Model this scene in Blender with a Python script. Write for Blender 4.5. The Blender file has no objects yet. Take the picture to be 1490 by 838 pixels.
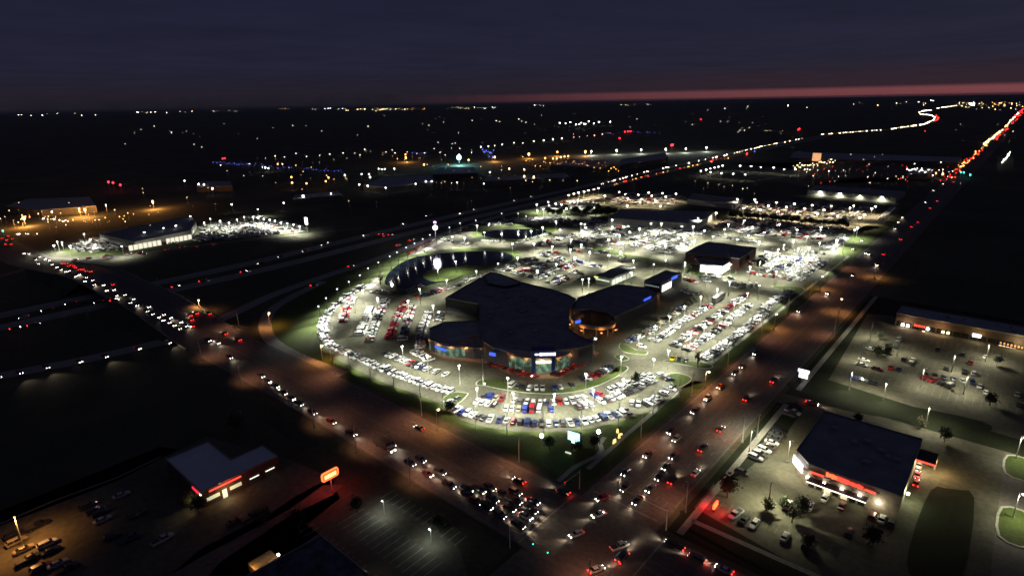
import bpy, bmesh, math, random
from mathutils import Vector, Matrix
random.seed(11)
S = bpy.context.scene
COL = S.collection
R = math.radians

# ------------------------------------------------------------------ camera
F = 860.0; H = 122.0; ROLL = R(1.06); PITCH = math.atan(270.4 / F); A = R(41.0)
cam = bpy.data.cameras.new("camera"); camo = bpy.data.objects.new("camera", cam); COL.objects.link(camo)
cam.sensor_width = 36.0; cam.lens = F / 1490.0 * 36.0; cam.clip_start = 1.0; cam.clip_end = 200000.0
camo.matrix_world = Matrix.Translation((0, 0, H)) @ Matrix.Rotation(A, 4, 'Z') @ \
    Matrix.Rotation(math.pi / 2 - PITCH, 4, 'X') @ Matrix.Rotation(-ROLL, 4, 'Z')
S.camera = camo
S.view_settings.view_transform = 'Standard'; S.view_settings.look = 'None'
S.view_settings.exposure = 0.0; S.view_settings.gamma = 1.0
S.render.engine = 'CYCLES'
cy = S.cycles
cy.use_denoising = True
cy.max_bounces = 3; cy.diffuse_bounces = 1; cy.glossy_bounces = 2; cy.transmission_bounces = 2
cy.sample_clamp_indirect = 2.0; cy.sample_clamp_direct = 0.0
cy.caustics_reflective = False; cy.caustics_refractive = False
cy.use_light_tree = True; cy.filter_width = 1.6

# ------------------------------------------------------------------ world: dusk under a high cloud deck, afterglow in the gap
W = bpy.data.worlds.new("World"); S.world = W; W.use_nodes = True
nt = W.node_tree; nt.nodes.clear()
def N(t, **k):
    n = nt.nodes.new(t)
    for a, b in k.items(): setattr(n, a, b)
    return n
L = nt.links.new
out = N('ShaderNodeOutputWorld'); bg = N('ShaderNodeBackground'); bg2 = N('ShaderNodeBackground'); add = N('ShaderNodeAddShader')
sky = N('ShaderNodeTexSky'); sky.sky_type = 'NISHITA'; sky.sun_disc = False
sky.sun_elevation = R(-6.0); sky.sun_rotation = R(12.0)
L(sky.outputs[0], bg2.inputs[0]); bg2.inputs[1].default_value = 0.05
tc = N('ShaderNodeTexCoord'); sep = N('ShaderNodeSeparateXYZ'); L(tc.outputs['Generated'], sep.inputs[0])
ramp = N('ShaderNodeValToRGB'); L(sep.outputs[2], ramp.inputs[0])
cr = ramp.color_ramp; cr.interpolation = 'EASE'
stops = [(0.0, (.0120, .0105, .0160)), (.02, (.0165, .0140, .0235)), (.06, (.0155, .0158, .0340)), (.16, (.0138, .0145, .0335)), (.32, (.0118, .0125, .0270)), (1.0, (.0165, .0190, .0340))]
cr.elements[0].position = 0; cr.elements[0].color = (*stops[0][1], 1); cr.elements[1].position = 1; cr.elements[1].color = (*stops[-1][1], 1)
for p, c in stops[1:-1]:
    e = cr.elements.new(p); e.color = (*c, 1)
# streaky cloud structure: direction projected on a flat deck
dv = N('ShaderNodeVectorMath', operation='DIVIDE'); cz = N('ShaderNodeMath', operation='MAXIMUM'); cz.inputs[1].default_value = .015
L(sep.outputs[2], cz.inputs[0]); L(tc.outputs['Generated'], dv.inputs[0])
cmb = N('ShaderNodeCombineXYZ'); L(cz.outputs[0], cmb.inputs[0]); L(cz.outputs[0], cmb.inputs[1]); L(cz.outputs[0], cmb.inputs[2]); L(cmb.outputs[0], dv.inputs[1])
noi = N('ShaderNodeTexNoise'); noi.inputs['Scale'].default_value = .55; noi.inputs['Detail'].default_value = 5; noi.inputs['Roughness'].default_value = .55
L(dv.outputs[0], noi.inputs['Vector'])
mr = N('ShaderNodeMapRange'); mr.inputs['From Min'].default_value = .3; mr.inputs['From Max'].default_value = .7; mr.inputs['To Min'].default_value = .87; mr.inputs['To Max'].default_value = 1.13
L(noi.outputs['Fac'], mr.inputs[0])
mul = N('ShaderNodeVectorMath', operation='SCALE'); L(ramp.outputs[0], mul.inputs[0]); L(mr.outputs[0], mul.inputs['Scale'])
# afterglow: thin strip over the horizon, strongest to the north-east (+Y)
dot = N('ShaderNodeVectorMath', operation='DOT_PRODUCT'); L(tc.outputs['Generated'], dot.inputs[0]); dot.inputs[1].default_value = (math.sin(R(18)), math.cos(R(18)), 0)
gaz = N('ShaderNodeMapRange', interpolation_type='SMOOTHSTEP'); gaz.inputs['From Min'].default_value = .30; gaz.inputs['From Max'].default_value = 1.0; L(dot.outputs['Value'], gaz.inputs[0])
gel = N('ShaderNodeMapRange', interpolation_type='SMOOTHSTEP'); gel.inputs['From Min'].default_value = .0140; gel.inputs['From Max'].default_value = .0075; L(sep.outputs[2], gel.inputs[0])
gl = N('ShaderNodeMapRange', interpolation_type='SMOOTHSTEP'); gl.inputs['From Min'].default_value = .06; gl.inputs['From Max'].default_value = 0.0; gl.inputs['To Max'].default_value = .10; L(sep.outputs[2], gl.inputs[0])
ga = N('ShaderNodeMath', operation='ADD'); L(gel.outputs[0], ga.inputs[0]); L(gl.outputs[0], ga.inputs[1])
gm = N('ShaderNodeMath', operation='MULTIPLY'); L(gaz.outputs[0], gm.inputs[0]); L(ga.outputs[0], gm.inputs[1])
gc = N('ShaderNodeVectorMath', operation='SCALE'); gc.inputs[0].default_value = (.160, .042, .042); L(gm.outputs[0], gc.inputs['Scale'])
sm = N('ShaderNodeVectorMath', operation='ADD'); L(mul.outputs[0], sm.inputs[0]); L(gc.outputs[0], sm.inputs[1])
L(sm.outputs[0], bg.inputs[0]); bg.inputs[1].default_value = 1.0
L(bg.outputs[0], add.inputs[0]); L(bg2.outputs[0], add.inputs[1]); L(add.outputs[0], out.inputs[0])
# the last glow of the sun under the cloud edge
sl = bpy.data.lights.new("sun", 'SUN'); sl.energy = .004; sl.angle = R(8); sl.color = (1, .45, .4)
so = bpy.data.objects.new("sun", sl); COL.objects.link(so)
so.rotation_euler = Vector((-math.sin(R(12)), -math.cos(R(12)), -.03)).to_track_quat('-Z', 'Y').to_euler()

# ------------------------------------------------------------------ coordinates
def at(px, py, z=0.0):
    """photo pixel -> world point on height z (survey of the site)"""
    x = px - 745.0; y = py - 419.0
    c, s = math.cos(ROLL), math.sin(ROLL)
    xr = x * c - y * s; yr = x * s + y * c
    dy = F * math.cos(PITCH) - yr * math.sin(PITCH); dz = -F * math.sin(PITCH) - yr * math.cos(PITCH)
    t = (z - H) / dz
    X, Y = xr * t, dy * t
    return (X * math.cos(A) - Y * math.sin(A), X * math.sin(A) + Y * math.cos(A))
def G(u, v): return (-v, u)
def PX(l, z=0.0): return [at(a, b, z) for a, b in l]
def GL(l): return [G(a, b) for a, b in l]

# ------------------------------------------------------------------ materials
MATS = {}
def mat(name, col, rough=.7, metal=0., emit=None, es=0., bump=0., nscale=.4, var=.25, spec=.5, sampled=False, attr=None, coat=0.):
    if name in MATS: return MATS[name]
    m = bpy.data.materials.new(name); m.use_nodes = True; t = m.node_tree; b = t.nodes['Principled BSDF']
    b.inputs['Roughness'].default_value = rough; b.inputs['Metallic'].default_value = metal
    b.inputs['Specular IOR Level'].default_value = spec
    if coat: b.inputs['Coat Weight'].default_value = coat; b.inputs['Coat Roughness'].default_value = .05
    if attr == 'object':
        o = t.nodes.new('ShaderNodeObjectInfo'); t.links.new(o.outputs['Color'], b.inputs['Base Color'])
    elif attr:
        o = t.nodes.new('ShaderNodeAttribute'); o.attribute_name = attr; t.links.new(o.outputs['Color'], b.inputs['Base Color'])
    elif var:
        g = t.nodes.new('ShaderNodeNewGeometry'); n = t.nodes.new('ShaderNodeTexNoise'); n.inputs['Scale'].default_value = nscale; n.inputs['Detail'].default_value = 6
        n.inputs['Roughness'].default_value = .65
        t.links.new(g.outputs['Position'], n.inputs['Vector'])
        r = t.nodes.new('ShaderNodeValToRGB'); t.links.new(n.outputs['Fac'], r.inputs[0])
        r.color_ramp.elements[0].position = .3; r.color_ramp.elements[1].position = .7
        r.color_ramp.elements[0].color = (*[c * (1 - var) for c in col], 1); r.color_ramp.elements[1].color = (*[min(1, c * (1 + var)) for c in col], 1)
        t.links.new(r.outputs[0], b.inputs['Base Color'])
        if bump:
            bp = t.nodes.new('ShaderNodeBump'); bp.inputs['Strength'].default_value = bump; bp.inputs['Distance'].default_value = .3
            t.links.new(n.outputs['Fac'], bp.inputs['Height']); t.links.new(bp.outputs[0], b.inputs['Normal'])
    else: b.inputs['Base Color'].default_value = (*col, 1)
    if emit:
        b.inputs['Emission Color'].default_value = (*emit, 1); b.inputs['Emission Strength'].default_value = es
        m.cycles.emission_sampling = 'AUTO' if sampled else 'NONE'
    MATS[name] = m; return m
def two_scale(name, c1, c2, s1, s2, rough, stretch=(1, 1, 1), rot=0.):
    """ground material: large patches times fine grain"""
    m = bpy.data.materials.new(name); m.use_nodes = True; t = m.node_tree; b = t.nodes['Principled BSDF']; b.inputs['Roughness'].default_value = rough
    b.inputs['Specular IOR Level'].default_value = .3
    g = t.nodes.new('ShaderNodeNewGeometry'); mp = t.nodes.new('ShaderNodeMapping'); mp.inputs['Scale'].default_value = stretch; mp.inputs['Rotation'].default_value = (0, 0, rot)
    t.links.new(g.outputs['Position'], mp.inputs[0])
    n1 = t.nodes.new('ShaderNodeTexNoise'); n1.inputs['Scale'].default_value = s1; n1.inputs['Detail'].default_value = 5
    n2 = t.nodes.new('ShaderNodeTexNoise'); n2.inputs['Scale'].default_value = s2; n2.inputs['Detail'].default_value = 3
    t.links.new(mp.outputs[0], n1.inputs['Vector']); t.links.new(g.outputs['Position'], n2.inputs['Vector'])
    r = t.nodes.new('ShaderNodeValToRGB'); r.color_ramp.elements[0].position = .32; r.color_ramp.elements[1].position = .68
    r.color_ramp.elements[0].color = (*c1, 1); r.color_ramp.elements[1].color = (*c2, 1); t.links.new(n1.outputs['Fac'], r.inputs[0])
    mr = t.nodes.new('ShaderNodeMapRange'); mr.inputs['From Min'].default_value = .25; mr.inputs['From Max'].default_value = .75; mr.inputs['To Min'].default_value = .72; mr.inputs['To Max'].default_value = 1.28
    t.links.new(n2.outputs['Fac'], mr.inputs[0])
    sc = t.nodes.new('ShaderNodeVectorMath'); sc.operation = 'SCALE'; t.links.new(r.outputs[0], sc.inputs[0]); t.links.new(mr.outputs[0], sc.inputs['Scale'])
    t.links.new(sc.outputs[0], b.inputs['Base Color'])
    MATS[name] = m; return m
def glow_nodes(m):
    # light of the rooms behind, put into the glass as patchy glow
    t = m.node_tree; b = t.nodes['Principled BSDF']; g = t.nodes.new('ShaderNodeNewGeometry'); n = t.nodes.new('ShaderNodeTexNoise'); n.inputs['Scale'].default_value = .42; n.inputs['Detail'].default_value = 3
    t.links.new(g.outputs['Position'], n.inputs['Vector']); q = t.nodes.new('ShaderNodeMapRange'); q.inputs['From Min'].default_value = .44; q.inputs['From Max'].default_value = .68; q.inputs['To Min'].default_value = .02; q.inputs['To Max'].default_value = .42
    t.links.new(n.outputs['Fac'], q.inputs[0]); t.links.new(q.outputs[0], b.inputs['Emission Strength'])
M_field = two_scale('field_soil', (.050, .054, .036), (.100, .098, .066), .012, .35, .95)
M_grass = two_scale('mown_grass', (.040, .062, .012), (.066, .090, .020), .05, .9, .95)
M_dry = two_scale('rough_grass', (.052, .056, .036), (.096, .094, .062), .03, .8, .95)
M_asph = two_scale('asphalt_road', (.105, .095, .088), (.160, .142, .130), .045, .7, .8, (1, .12, 1))
M_asphA = two_scale('asphalt_cross_road', (.105, .095, .088), (.160, .142, .130), .045, .7, .8, (.12, 1, 1))
M_conc = two_scale('lot_concrete', (.078, .076, .053), (.130, .126, .092), .06, .6, .85)
M_lot2 = two_scale('worn_lot', (.085, .080, .060), (.140, .130, .100), .05, .5, .85)
M_hway = two_scale('pale_highway_concrete', (.22, .21, .20), (.34, .32, .30), .05, .6, .85, (1, .1, 1))
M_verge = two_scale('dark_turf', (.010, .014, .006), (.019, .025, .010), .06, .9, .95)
M_walk = mat('walk_concrete', (.28, .27, .24), .9, nscale=.8)
M_kerb = mat('kerb_concrete', (.36, .36, .32), .9, nscale=.8)
M_line = mat('lane_paint', (.26, .25, .22), .8, nscale=.5, var=.4)
M_roof = mat('roof_membrane', (.26, .26, .28), .9, nscale=.12, var=.3)
M_roofw = mat('pale_metal_roof', (.66, .68, .74), .7, nscale=.1, var=.12)
M_roofp = mat('blue_grey_roof', (.34, .35, .38), .85, nscale=.15, var=.3)
M_wall = mat('stucco_wall', (.34, .30, .24), .9, nscale=.6)
M_dark = mat('dark_cladding', (.05, .05, .06), .7)
M_brick = mat('red_brick', (.11, .055, .045), .9, nscale=1.2)
M_paleW = mat('pale_metal_wall', (.45, .46, .43), .6, nscale=.3, var=.15)
M_trim = mat('trim_metal', (.30, .30, .32), .45, .6)
M_blue = mat('blue_portal_panel', (.02, .04, .24), .4)
M_glass = mat('glowing_green_glass', (.05, .10, .08), .08, spec=.9, emit=(.35, .66, .48), es=.22, sampled=False)
glow_nodes(M_glass)
M_glassd = mat('dark_window_glass', (.015, .018, .022), .06, var=0, spec=.9)
M_pole = mat('galvanised_pole', (.50, .51, .50), .6, .1, var=.1)
M_base = mat('pole_base_concrete', (.38, .37, .34), .9)
M_tyre = mat('tyre_rubber', (.015, .015, .015), .9, var=0)
M_chrome = mat('lamp_glass_off', (.6, .6, .62), .15, var=0, spec=.8)
M_tailoff = mat('tail_lens_off', (.35, .02, .02), .2, var=0)
M_paint = mat('car_paint', (.5, .5, .5), .3, attr='object', coat=1.)
M_paintA = mat('car_paint_mixed', (.5, .5, .5), .3, attr='Col', coat=1.)
M_leaf = mat('leaf_dark', (.030, .042, .016), .8, var=.35, nscale=1.5)
M_twig = mat('bare_twig', (.22, .17, .11), .9)
M_bark = mat('bark', (.10, .075, .05), .95)
def E(name, c, s, sampled=False): return mat(name, tuple(min(1, v * .8) for v in c), .5, var=0, emit=c, es=s, sampled=sampled)
E_lens = E('lamp_lens_white', (1, 1, .94), 15)
E_lensd = E('lamp_lens_dim', (.86, .93, 1), 5)
E_lensw = E('lamp_lens_warm', (1, .86, .66), 22)
E_sod = E('lamp_lens_sodium', (1, .42, .10), 12)
E_sodp = E('lamp_lens_pale_sodium', (1, .72, .34), 15)
E_teal = E('lamp_lens_teal', (.45, .95, 1), 60)
E_head = E('headlight_lit', (1, .93, .80), 32)
E_tail = E('taillight_lit', (1, .012, .012), 3.5)
E_brake = E('brake_light_lit', (1, .022, .014), 11)
E_green = E('signal_green', (.05, 1, .62), 7)
E_red = E('beacon_red', (1, .02, .03), 9)
E_blueL = E('taxiway_blue', (.12, .2, 1), 1.6)
E_signw = E('sign_white', (.93, .92, 1), 2.2, True)
E_signr = E('sign_red', (1, .075, .045), 1.7, True)
E_signo = E('sign_orange', (1, .20, .05), 2.0, True)
E_signy = E('sign_yellow', (1, .80, .30), 1.5, True)
E_neon = E('neon_blue', (.07, .16, 1), 1.1, True)
E_warm = E('lit_warm_panel', (1, .84, .58), 1.6, True)
E_warmo = E('lit_orange_panel', (1, .45, .16), .9, True)
E_screen = E('screen_cyan', (.36, .80, 1), 2.6, True)

# ------------------------------------------------------------------ object helpers
def tag(o, label=None, cat=None, group=None, kind=None):
    if label: o['label'] = label
    if cat: o['category'] = cat
    if group: o['group'] = group
    if kind: o['kind'] = kind
    return o
def link(name, me, parent=None, loc=(0, 0, 0), rz=0., col=None):
    o = bpy.data.objects.new(name, me); COL.objects.link(o); o.location = loc; o.rotation_euler = (0, 0, rz)
    if parent: o.parent = parent
    if col: o.color = (*col, 1)
    return o
def empty(name, loc=(0, 0, 0), rz=0.):
    return link(name, None, None, loc, rz)
class MB:
    def __init__(s): s.v = []; s.f = []; s.m = []; s.mats = []; s.c = []
    def mi(s, m):
        if m not in s.mats: s.mats.append(m)
        return s.mats.index(m)
    def add(s, vs, fs, m, c=None):
        k = len(s.v); s.v += [tuple(v) for v in vs]; i = s.mi(m)
        for f in fs: s.f.append(tuple(k + a for a in f)); s.m.append(i); s.c.append(c)
        return s
    def box(s, c, d, m, rz=0., taper=1.0):
        x, y, z = d[0] / 2, d[1] / 2, d[2] / 2; cs, sn = math.cos(rz), math.sin(rz); vs = []
        for sz in (-1, 1):
            k = taper if sz > 0 else 1
            for sx, sy in ((-1, -1), (1, -1), (1, 1), (-1, 1)):
                a, b = sx * x * k, sy * y * k
                vs.append((c[0] + a * cs - b * sn, c[1] + a * sn + b * cs, c[2] + sz * z))
        return s.add(vs, [(3, 2, 1, 0), (4, 5, 6, 7), (0, 1, 5, 4), (1, 2, 6, 5), (2, 3, 7, 6), (3, 0, 4, 7)], m)
    def cyl(s, p, q, r0, r1, m, n=8):
        p = Vector(p); q = Vector(q); d = (q - p).normalized(); a = d.orthogonal().normalized(); b = d.cross(a)
        vs = []
        for c, r in ((p, r0), (q, r1)):
            for i in range(n):
                t = 2 * math.pi * i / n; vs.append(c + a * (r * math.cos(t)) + b * (r * math.sin(t)))
        return s.add(vs, [(i, (i + 1) % n, n + (i + 1) % n, n + i) for i in range(n)] + [tuple(range(n))[::-1], tuple(range(n, 2 * n))], m)
    def prism(s, pts, z0, z1, m, mtop=None):
        n = len(pts); vs = [(x, y, z0) for x, y in pts] + [(x, y, z1) for x, y in pts]
        s.add(vs, [(i, (i + 1) % n, n + (i + 1) % n, n + i) for i in range(n)], m)
        s.add([(x, y, z1) for x, y in pts], [tuple(range(n))], mtop or m); return s
    def me(s, name):
        me = bpy.data.meshes.new(name); me.from_pydata(s.v, [], s.f)
        for m in s.mats: me.materials.append(m)
        me.polygons.foreach_set('material_index', s.m)
        if any(c is not None for c in s.c):
            ca = me.color_attributes.new('Col', 'BYTE_COLOR', 'CORNER'); dat = []
            for f, c in zip(s.f, s.c): dat += list((*(c or (.3, .3, .3)), 1)) * len(f)
            ca.data.foreach_set('color', dat)
        me.update(); return me
    def build(s, name, parent=None, loc=(0, 0, 0), rz=0.): return link(name, s.me(name), parent, loc, rz)
def ccw(p):
    return p if sum(a[0] * b[1] - b[0] * a[1] for a, b in zip(p, p[1:] + p[:1])) > 0 else p[::-1]
def sheet(name, pts, z, m, kind='structure', parent=None, depth=0.):
    pts = ccw(list(pts)); me = bpy.data.meshes.new(name); bm = bmesh.new()
    f = bm.faces.new([bm.verts.new((x, y, z)) for x, y in pts])
    if depth:
        r = bmesh.ops.extrude_face_region(bm, geom=[f]); vs = [v for v in r['geom'] if isinstance(v, bmesh.types.BMVert)]
        # keep the original face as top: move extruded copy down
        bmesh.ops.translate(bm, verts=vs, vec=(0, 0, -depth)); bmesh.ops.recalc_face_normals(bm, faces=bm.faces)
    bmesh.ops.triangulate(bm, faces=[q for q in bm.faces if len(q.verts) > 4])
    bm.to_mesh(me); bm.free(); me.materials.append(m)
    o = link(name, me, parent); 
    if kind and not parent: tag(o, kind=kind)
    return o
def smooth(pts, n=4, closed=True):
    """Catmull-Rom refinement of an outline"""
    out = []; L_ = len(pts); rng = range(L_) if closed else range(L_ - 1)
    for i in rng:
        p = [pts[(i + k) % L_] if closed else pts[max(0, min(L_ - 1, i + k))] for k in (-1, 0, 1, 2)]
        for j in range(n):
            t = j / n
            out.append(tuple(.5 * (2 * p[1][d] + (p[2][d] - p[0][d]) * t + (2 * p[0][d] - 5 * p[1][d] + 4 * p[2][d] - p[3][d]) * t * t + (3 * p[1][d] - p[0][d] - 3 * p[2][d] + p[3][d]) * t ** 3) for d in (0, 1)))
    if not closed: out.append(tuple(pts[-1]))
    return out
def ribbon(name, line, w, z, m, zf=None, kind='structure', parent=None, mb=None):
    """strip of width w along a centre line; zf(x,y) may lift it"""
    b = mb or MB(); vs = []; fs = []
    for i, p in enumerate(line):
        a = Vector(line[max(0, i - 1)]); c = Vector(line[min(len(line) - 1, i + 1)]); d = (c - a).normalized(); n = Vector((-d.y, d.x))
        for sgn in (1, -1):
            q = Vector(p) + n * sgn * w / 2; vs.append((q.x, q.y, z + (zf(*p) if zf else 0)))
        if i: k = 2 * i; fs.append((k - 2, k - 1, k + 1, k))
    b.add(vs, fs, m)
    if mb: return None
    o = b.build(name, parent)
    if kind and not parent: tag(o, kind=kind)
    return o
def resample(line, step, jitter=0., start=0.):
    """points and headings every step metres"""
    res = []; acc = start
    for a, b in zip(line, line[1:]):
        a = Vector(a); b = Vector(b); Ls = (b - a).length
        if Ls < 1e-6: continue
        d = (b - a) / Ls
        while acc < Ls:
            p = a + d * acc; res.append((p.x, p.y, math.atan2(d.y, d.x))); acc += step + random.uniform(-jitter, jitter)
        acc -= Ls
    return res
def ordn(n):
    return f"{n}{'th' if 10 <= n % 100 <= 20 else {1: 'st', 2: 'nd', 3: 'rd'}.get(n % 10, 'th')}"

# ------------------------------------------------------------------ ground and roads
g = MB(); K = 60000
ring = [200, 700, 1500, 4000, 12000, K]
segs = 48
vs = [(0, 0, 0)]
for r in ring:
    for i in range(segs): t = 2 * math.pi * i / segs; vs.append((r * math.cos(t), r * math.sin(t), 0))
fs = [(0, 1 + i, 1 + (i + 1) % segs) for i in range(segs)]
for k in range(len(ring) - 1):
    for i in range(segs):
        a = 1 + k * segs; b = a + segs; j = (i + 1) % segs; fs.append((a + i, b + i, b + j, a + j))
tag(g.add(vs, fs, M_field).build('ground'), kind='structure')

def bridge(x, y):
    """road A climbs over the highway (both carriageways near x = -457)"""
    d = abs(-x - 457.0)
    t = max(0.0, min(1.0, (150 - d) / 110)); return 6.5 * t * t * (3 - 2 * t) if y < 160 else 0.0
def atA(px, py, dz=0.0):
    z = 0.
    for _ in range(4): x, y = at(px, py, z + dz); z = bridge(x, y)
    return x, y, z

# lawns round the big dealership
lawn = PX([(383, 462), (388, 484), (402, 503), (480, 541), (560, 574), (640, 609), (740, 657), (822, 698)]) + GL([(141, 92), (153, 92)]) + GL([(300, 92), (640, 92)]) + PX([(1225, 338), (1150, 322), (1000, 312), (800, 306), (735, 311), (690, 322), (640, 340), (560, 374), (480, 408), (420, 436)])
sheet('lawn', lawn, .05, M_grass)
sheet('rough_ground', GL([(60, 92), (104, 92), (100, 150), (92, 158), (100, 340), (20, 350), (0, 230), (60, 230), (92, 165)]), .03, M_dry)
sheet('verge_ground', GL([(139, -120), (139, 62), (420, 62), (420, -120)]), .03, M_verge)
# roads
ribbon('road', [G(u, 77.2) for u in (-80, 100, 300, 600, 1000, 1500, 2200)] + PX([(1487, 155), (1520, 146)]), 26.5, .10, M_asph)
linA = [G(121.5, v) for v in (-220, 0, 60, 90, 140)] + [G(u, v) for u, v in ((122.5, 200), (121.5, 260), (120, 320), (119, 380), (118, 420), (117, 460), (116, 500), (113, 540), (108, 590), (100, 640))] + PX([(0, 357), (-60, 333)])
linA = smooth(linA, 6, False)
ribbon('cross_road', linA, 30, .14, M_asphA, bridge)
# embankment and bridge under the raised part
b = MB(); lv = [p for p in linA if bridge(*p) > .05]
for sgn in (1, -1):
    vs = []; fs = []
    for i, p in enumerate(lv):
        h = bridge(*p); vs += [(p[0], p[1] + sgn * 15, h + .12), (p[0], p[1] + sgn * (15 + 1.8 * h), 0)]
        if i and not (-488 < p[0] < -425): k = 2 * i; fs.append((k - 2, k - 1, k + 1, k))
    b.add(vs, fs, M_dry)
tag(b.build('embankment'), kind='structure')
br = tag(empty('overpass_bridge', (-457, 117, 0)), 'low concrete overpass carrying the busy arterial over the dark highway', 'bridge')
for sgn in (1, -1):
    b = MB()
    for i, (p, q) in enumerate(zip(lv, lv[1:])):
        m_ = ((p[0] + q[0]) / 2, (p[1] + q[1]) / 2 + sgn * 15.2, bridge(*p) + .45); b.box((m_[0] + 457, m_[1] - 117, m_[2]), (math.dist(p, q) + .1, .3, .9), M_kerb, math.atan2(q[1] - p[1], q[0] - p[0]))
    b.build('parapet', br)
for x in (-475, -457, -439):
    for y in (-10, 0, 10):
        link('pier', MB().cyl((0, 0, 0), (0, 0, 6.3), .6, .6, M_kerb, 8).me('pier'), br, (x + 457, y, 0))
o = MB().box((0, 0, 6.1), (66, 29.6, .8), M_kerb).build('deck', br)
# highway
def hwline(off): return smooth([G(u, v + off) for u, v in ((-300, 470), (-100, 462), (52, 458), (217, 455), (421, 470), (833, 488), (1300, 510), (1575, 520), (2000, 512))] + PX([(1225, 192), (1300, 186), (1345, 178), (1360, 171), (1350, 165.5), (1335, 163.0), (1360, 159), (1395, 154.5), (1440, 150.5)]), 6, False)
HW1, HW2 = hwline(14), hwline(-14)
ribbon('highway', HW1, 14, .06, M_hway); ribbon('highway', HW2, 14, .06, M_hway)
ribbon('frontage_road', smooth(PX([(300, 474), (340, 456), (400, 428), (470, 403), (540, 380), (600, 358), (660, 336), (730, 314), (800, 301), (900, 283)]), 4, False), 9, .08, M_hway)
ribbon('ramp', smooth(PX([(500, 545), (440, 522), (400, 500), (386, 478), (392, 455), (420, 435), (470, 410)]), 6, False), 7, .12, M_hway)
ribbon('side_road', smooth(PX([(300, 486), (240, 497), (140, 520), (0, 547), (-150, 575)]), 5, False), 10, .08, M_hway)
ribbon('service_road', smooth(PX([(70, 376), (120, 378), (200, 370), (300, 356), (400, 345), (520, 333)]), 4, False), 9, .08, M_asph)
ribbon('farm_road', smooth(PX([(85, 380), (50, 388), (0, 402), (-60, 420)]), 4, False), 8, .07, M_asph)
# bottom corners
sheet('driveway', GL([(239, 64), (249, 64), (253, 24), (252, -60), (243, -60), (243, 24)]), .12, M_lot2)
sheet('parking_lot', PX([(645, 347), (618, 357), (590, 375), (545, 405), (528, 418), (500, 431), (480, 448), (466, 468), (461, 486), (468, 503), (488, 522), (520, 539), (560, 558), (600, 572), (642, 588), (655, 600), (672, 612), (702, 621), (750, 628), (800, 629), (860, 624), (907, 612), (947, 597), (975, 582), (990, 566), (993, 552), (1024, 556), (1045, 533), (1033, 527), (1060, 506), (1100, 476), (1130, 448), (1165, 422), (1172, 411), (1192, 408), (1215, 375), (1238, 345), (1180, 336), (1100, 326), (1010, 321), (900, 313), (800, 312), (745, 318), (692, 329)]), .16, M_conc)
sheet('service_drive', PX([(990, 536), (1022, 556), (1050, 533), (1012, 527)]), .13, M_lot2)
sheet('drugstore_lot', GL([(237, 61), (243, 56), (243, -60), (100, -60), (147.5, 22), (154, 60)]), .10, M_conc)
sheet('strip_mall_lot', GL([(381, 56), (275, 51), (266, -10), (262, -60), (262, -110), (372, -110), (372, 30), (386, 44)]), .10, M_lot2)
sheet('side_street', GL([(252, -12), (252, -26), (100, -26), (100, -12)]), .125, M_asph)
sheet('auto_shop_lot', PX([(-40, 775), (0, 765), (170, 700), (232, 668), (300, 635), (420, 668), (482, 694), (430, 722), (400, 742), (290, 800), (242, 842), (-40, 842)]), .08, M_lot2)
sheet('lane', PX([(500, 705), (482, 722), (425, 748), (320, 818), (300, 842), (238, 842), (300, 806), (420, 742), (470, 706)]), .11, M_asph)
SL = GL([(90, 151), (72, 147.5), (72, 90), (86, 90), (95, 105), (96, 120), (95, 140)])
sheet('striped_lot', SL, .12, M_lot2)
sheet('warm_lot', PX([(1060, 294), (1130, 291), (1270, 297), (1312, 303), (1283, 330), (1236, 326), (1090, 314)]), .12, M_conc)
sheet('dim_lot', PX([(1030, 320), (1090, 316), (1240, 328), (1215, 352), (1150, 346), (1040, 334)]), .20, M_lot2)
sheet('warm_back_lot', PX([(872, 286), (900, 279), (1000, 284), (985, 302), (890, 298)]), .10, M_conc)
sheet('auction_lot', PX([(775, 303), (800, 293), (868, 290), (880, 304), (800, 312)]), .21, M_conc)
sheet('row_strip', PX([(830, 289), (872, 277), (877, 279), (838, 291)]), .10, M_conc)
sheet('far_lot', PX([(1020, 250), (1060, 238), (1170, 247), (1210, 236), (1390, 247), (1370, 262), (1260, 258), (1170, 268), (1100, 262), (1015, 255)]), .10, M_lot2)
sheet('far_lawn', PX([(1283, 331), (1312, 303), (1322, 306), (1285, 345), (1240, 350), (1225, 345)]), .08, M_grass)
sheet('west_lot', PX([(80, 352), (108, 368), (170, 366), (280, 353), (380, 344), (447, 338), (444, 327), (375, 314), (300, 318), (200, 330), (130, 338)]), .12, M_conc)
sheet('west_lawn', PX([(70, 352), (104, 373), (180, 371), (300, 356), (452, 341), (455, 330), (378, 310), (300, 314), (130, 334)]), .05, M_grass)

# raised islands and lawns with kerbs
def island(pts, mat_=None, name='lawn_island', z=.33, sm=3):
    p = smooth(PX(pts), sm); sheet(name + '_kerb', p, z, M_kerb, depth=.3)
    c = (sum(a[0] for a in p) / len(p), sum(a[1] for a in p) / len(p))
    q = []
    for a in p:
        d = math.dist(a, c); k = max(.3, (d - .55) / d); q.append((c[0] + (a[0] - c[0]) * k, c[1] + (a[1] - c[1]) * k))
    sheet(name, q, z + .02, mat_ or M_grass)
def bandisland(top, bot):
    island(top + bot[::-1])
island([(692, 560), (700, 553), (730, 553), (735, 560), (775, 568), (815, 568), (850, 560), (880, 548), (903, 540), (898, 534), (910, 533), (914, 538), (895, 550), (862, 565), (820, 573), (775, 573), (730, 567), (706, 562)])
island([(903, 500), (918, 506), (930, 511), (943, 513), (938, 517), (915, 515), (901, 508)])
island([(893, 519), (904, 516), (916, 523), (904, 526)])
island([(965, 526), (985, 530), (1030, 537), (1036, 531), (1010, 526), (975, 524)])
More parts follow.
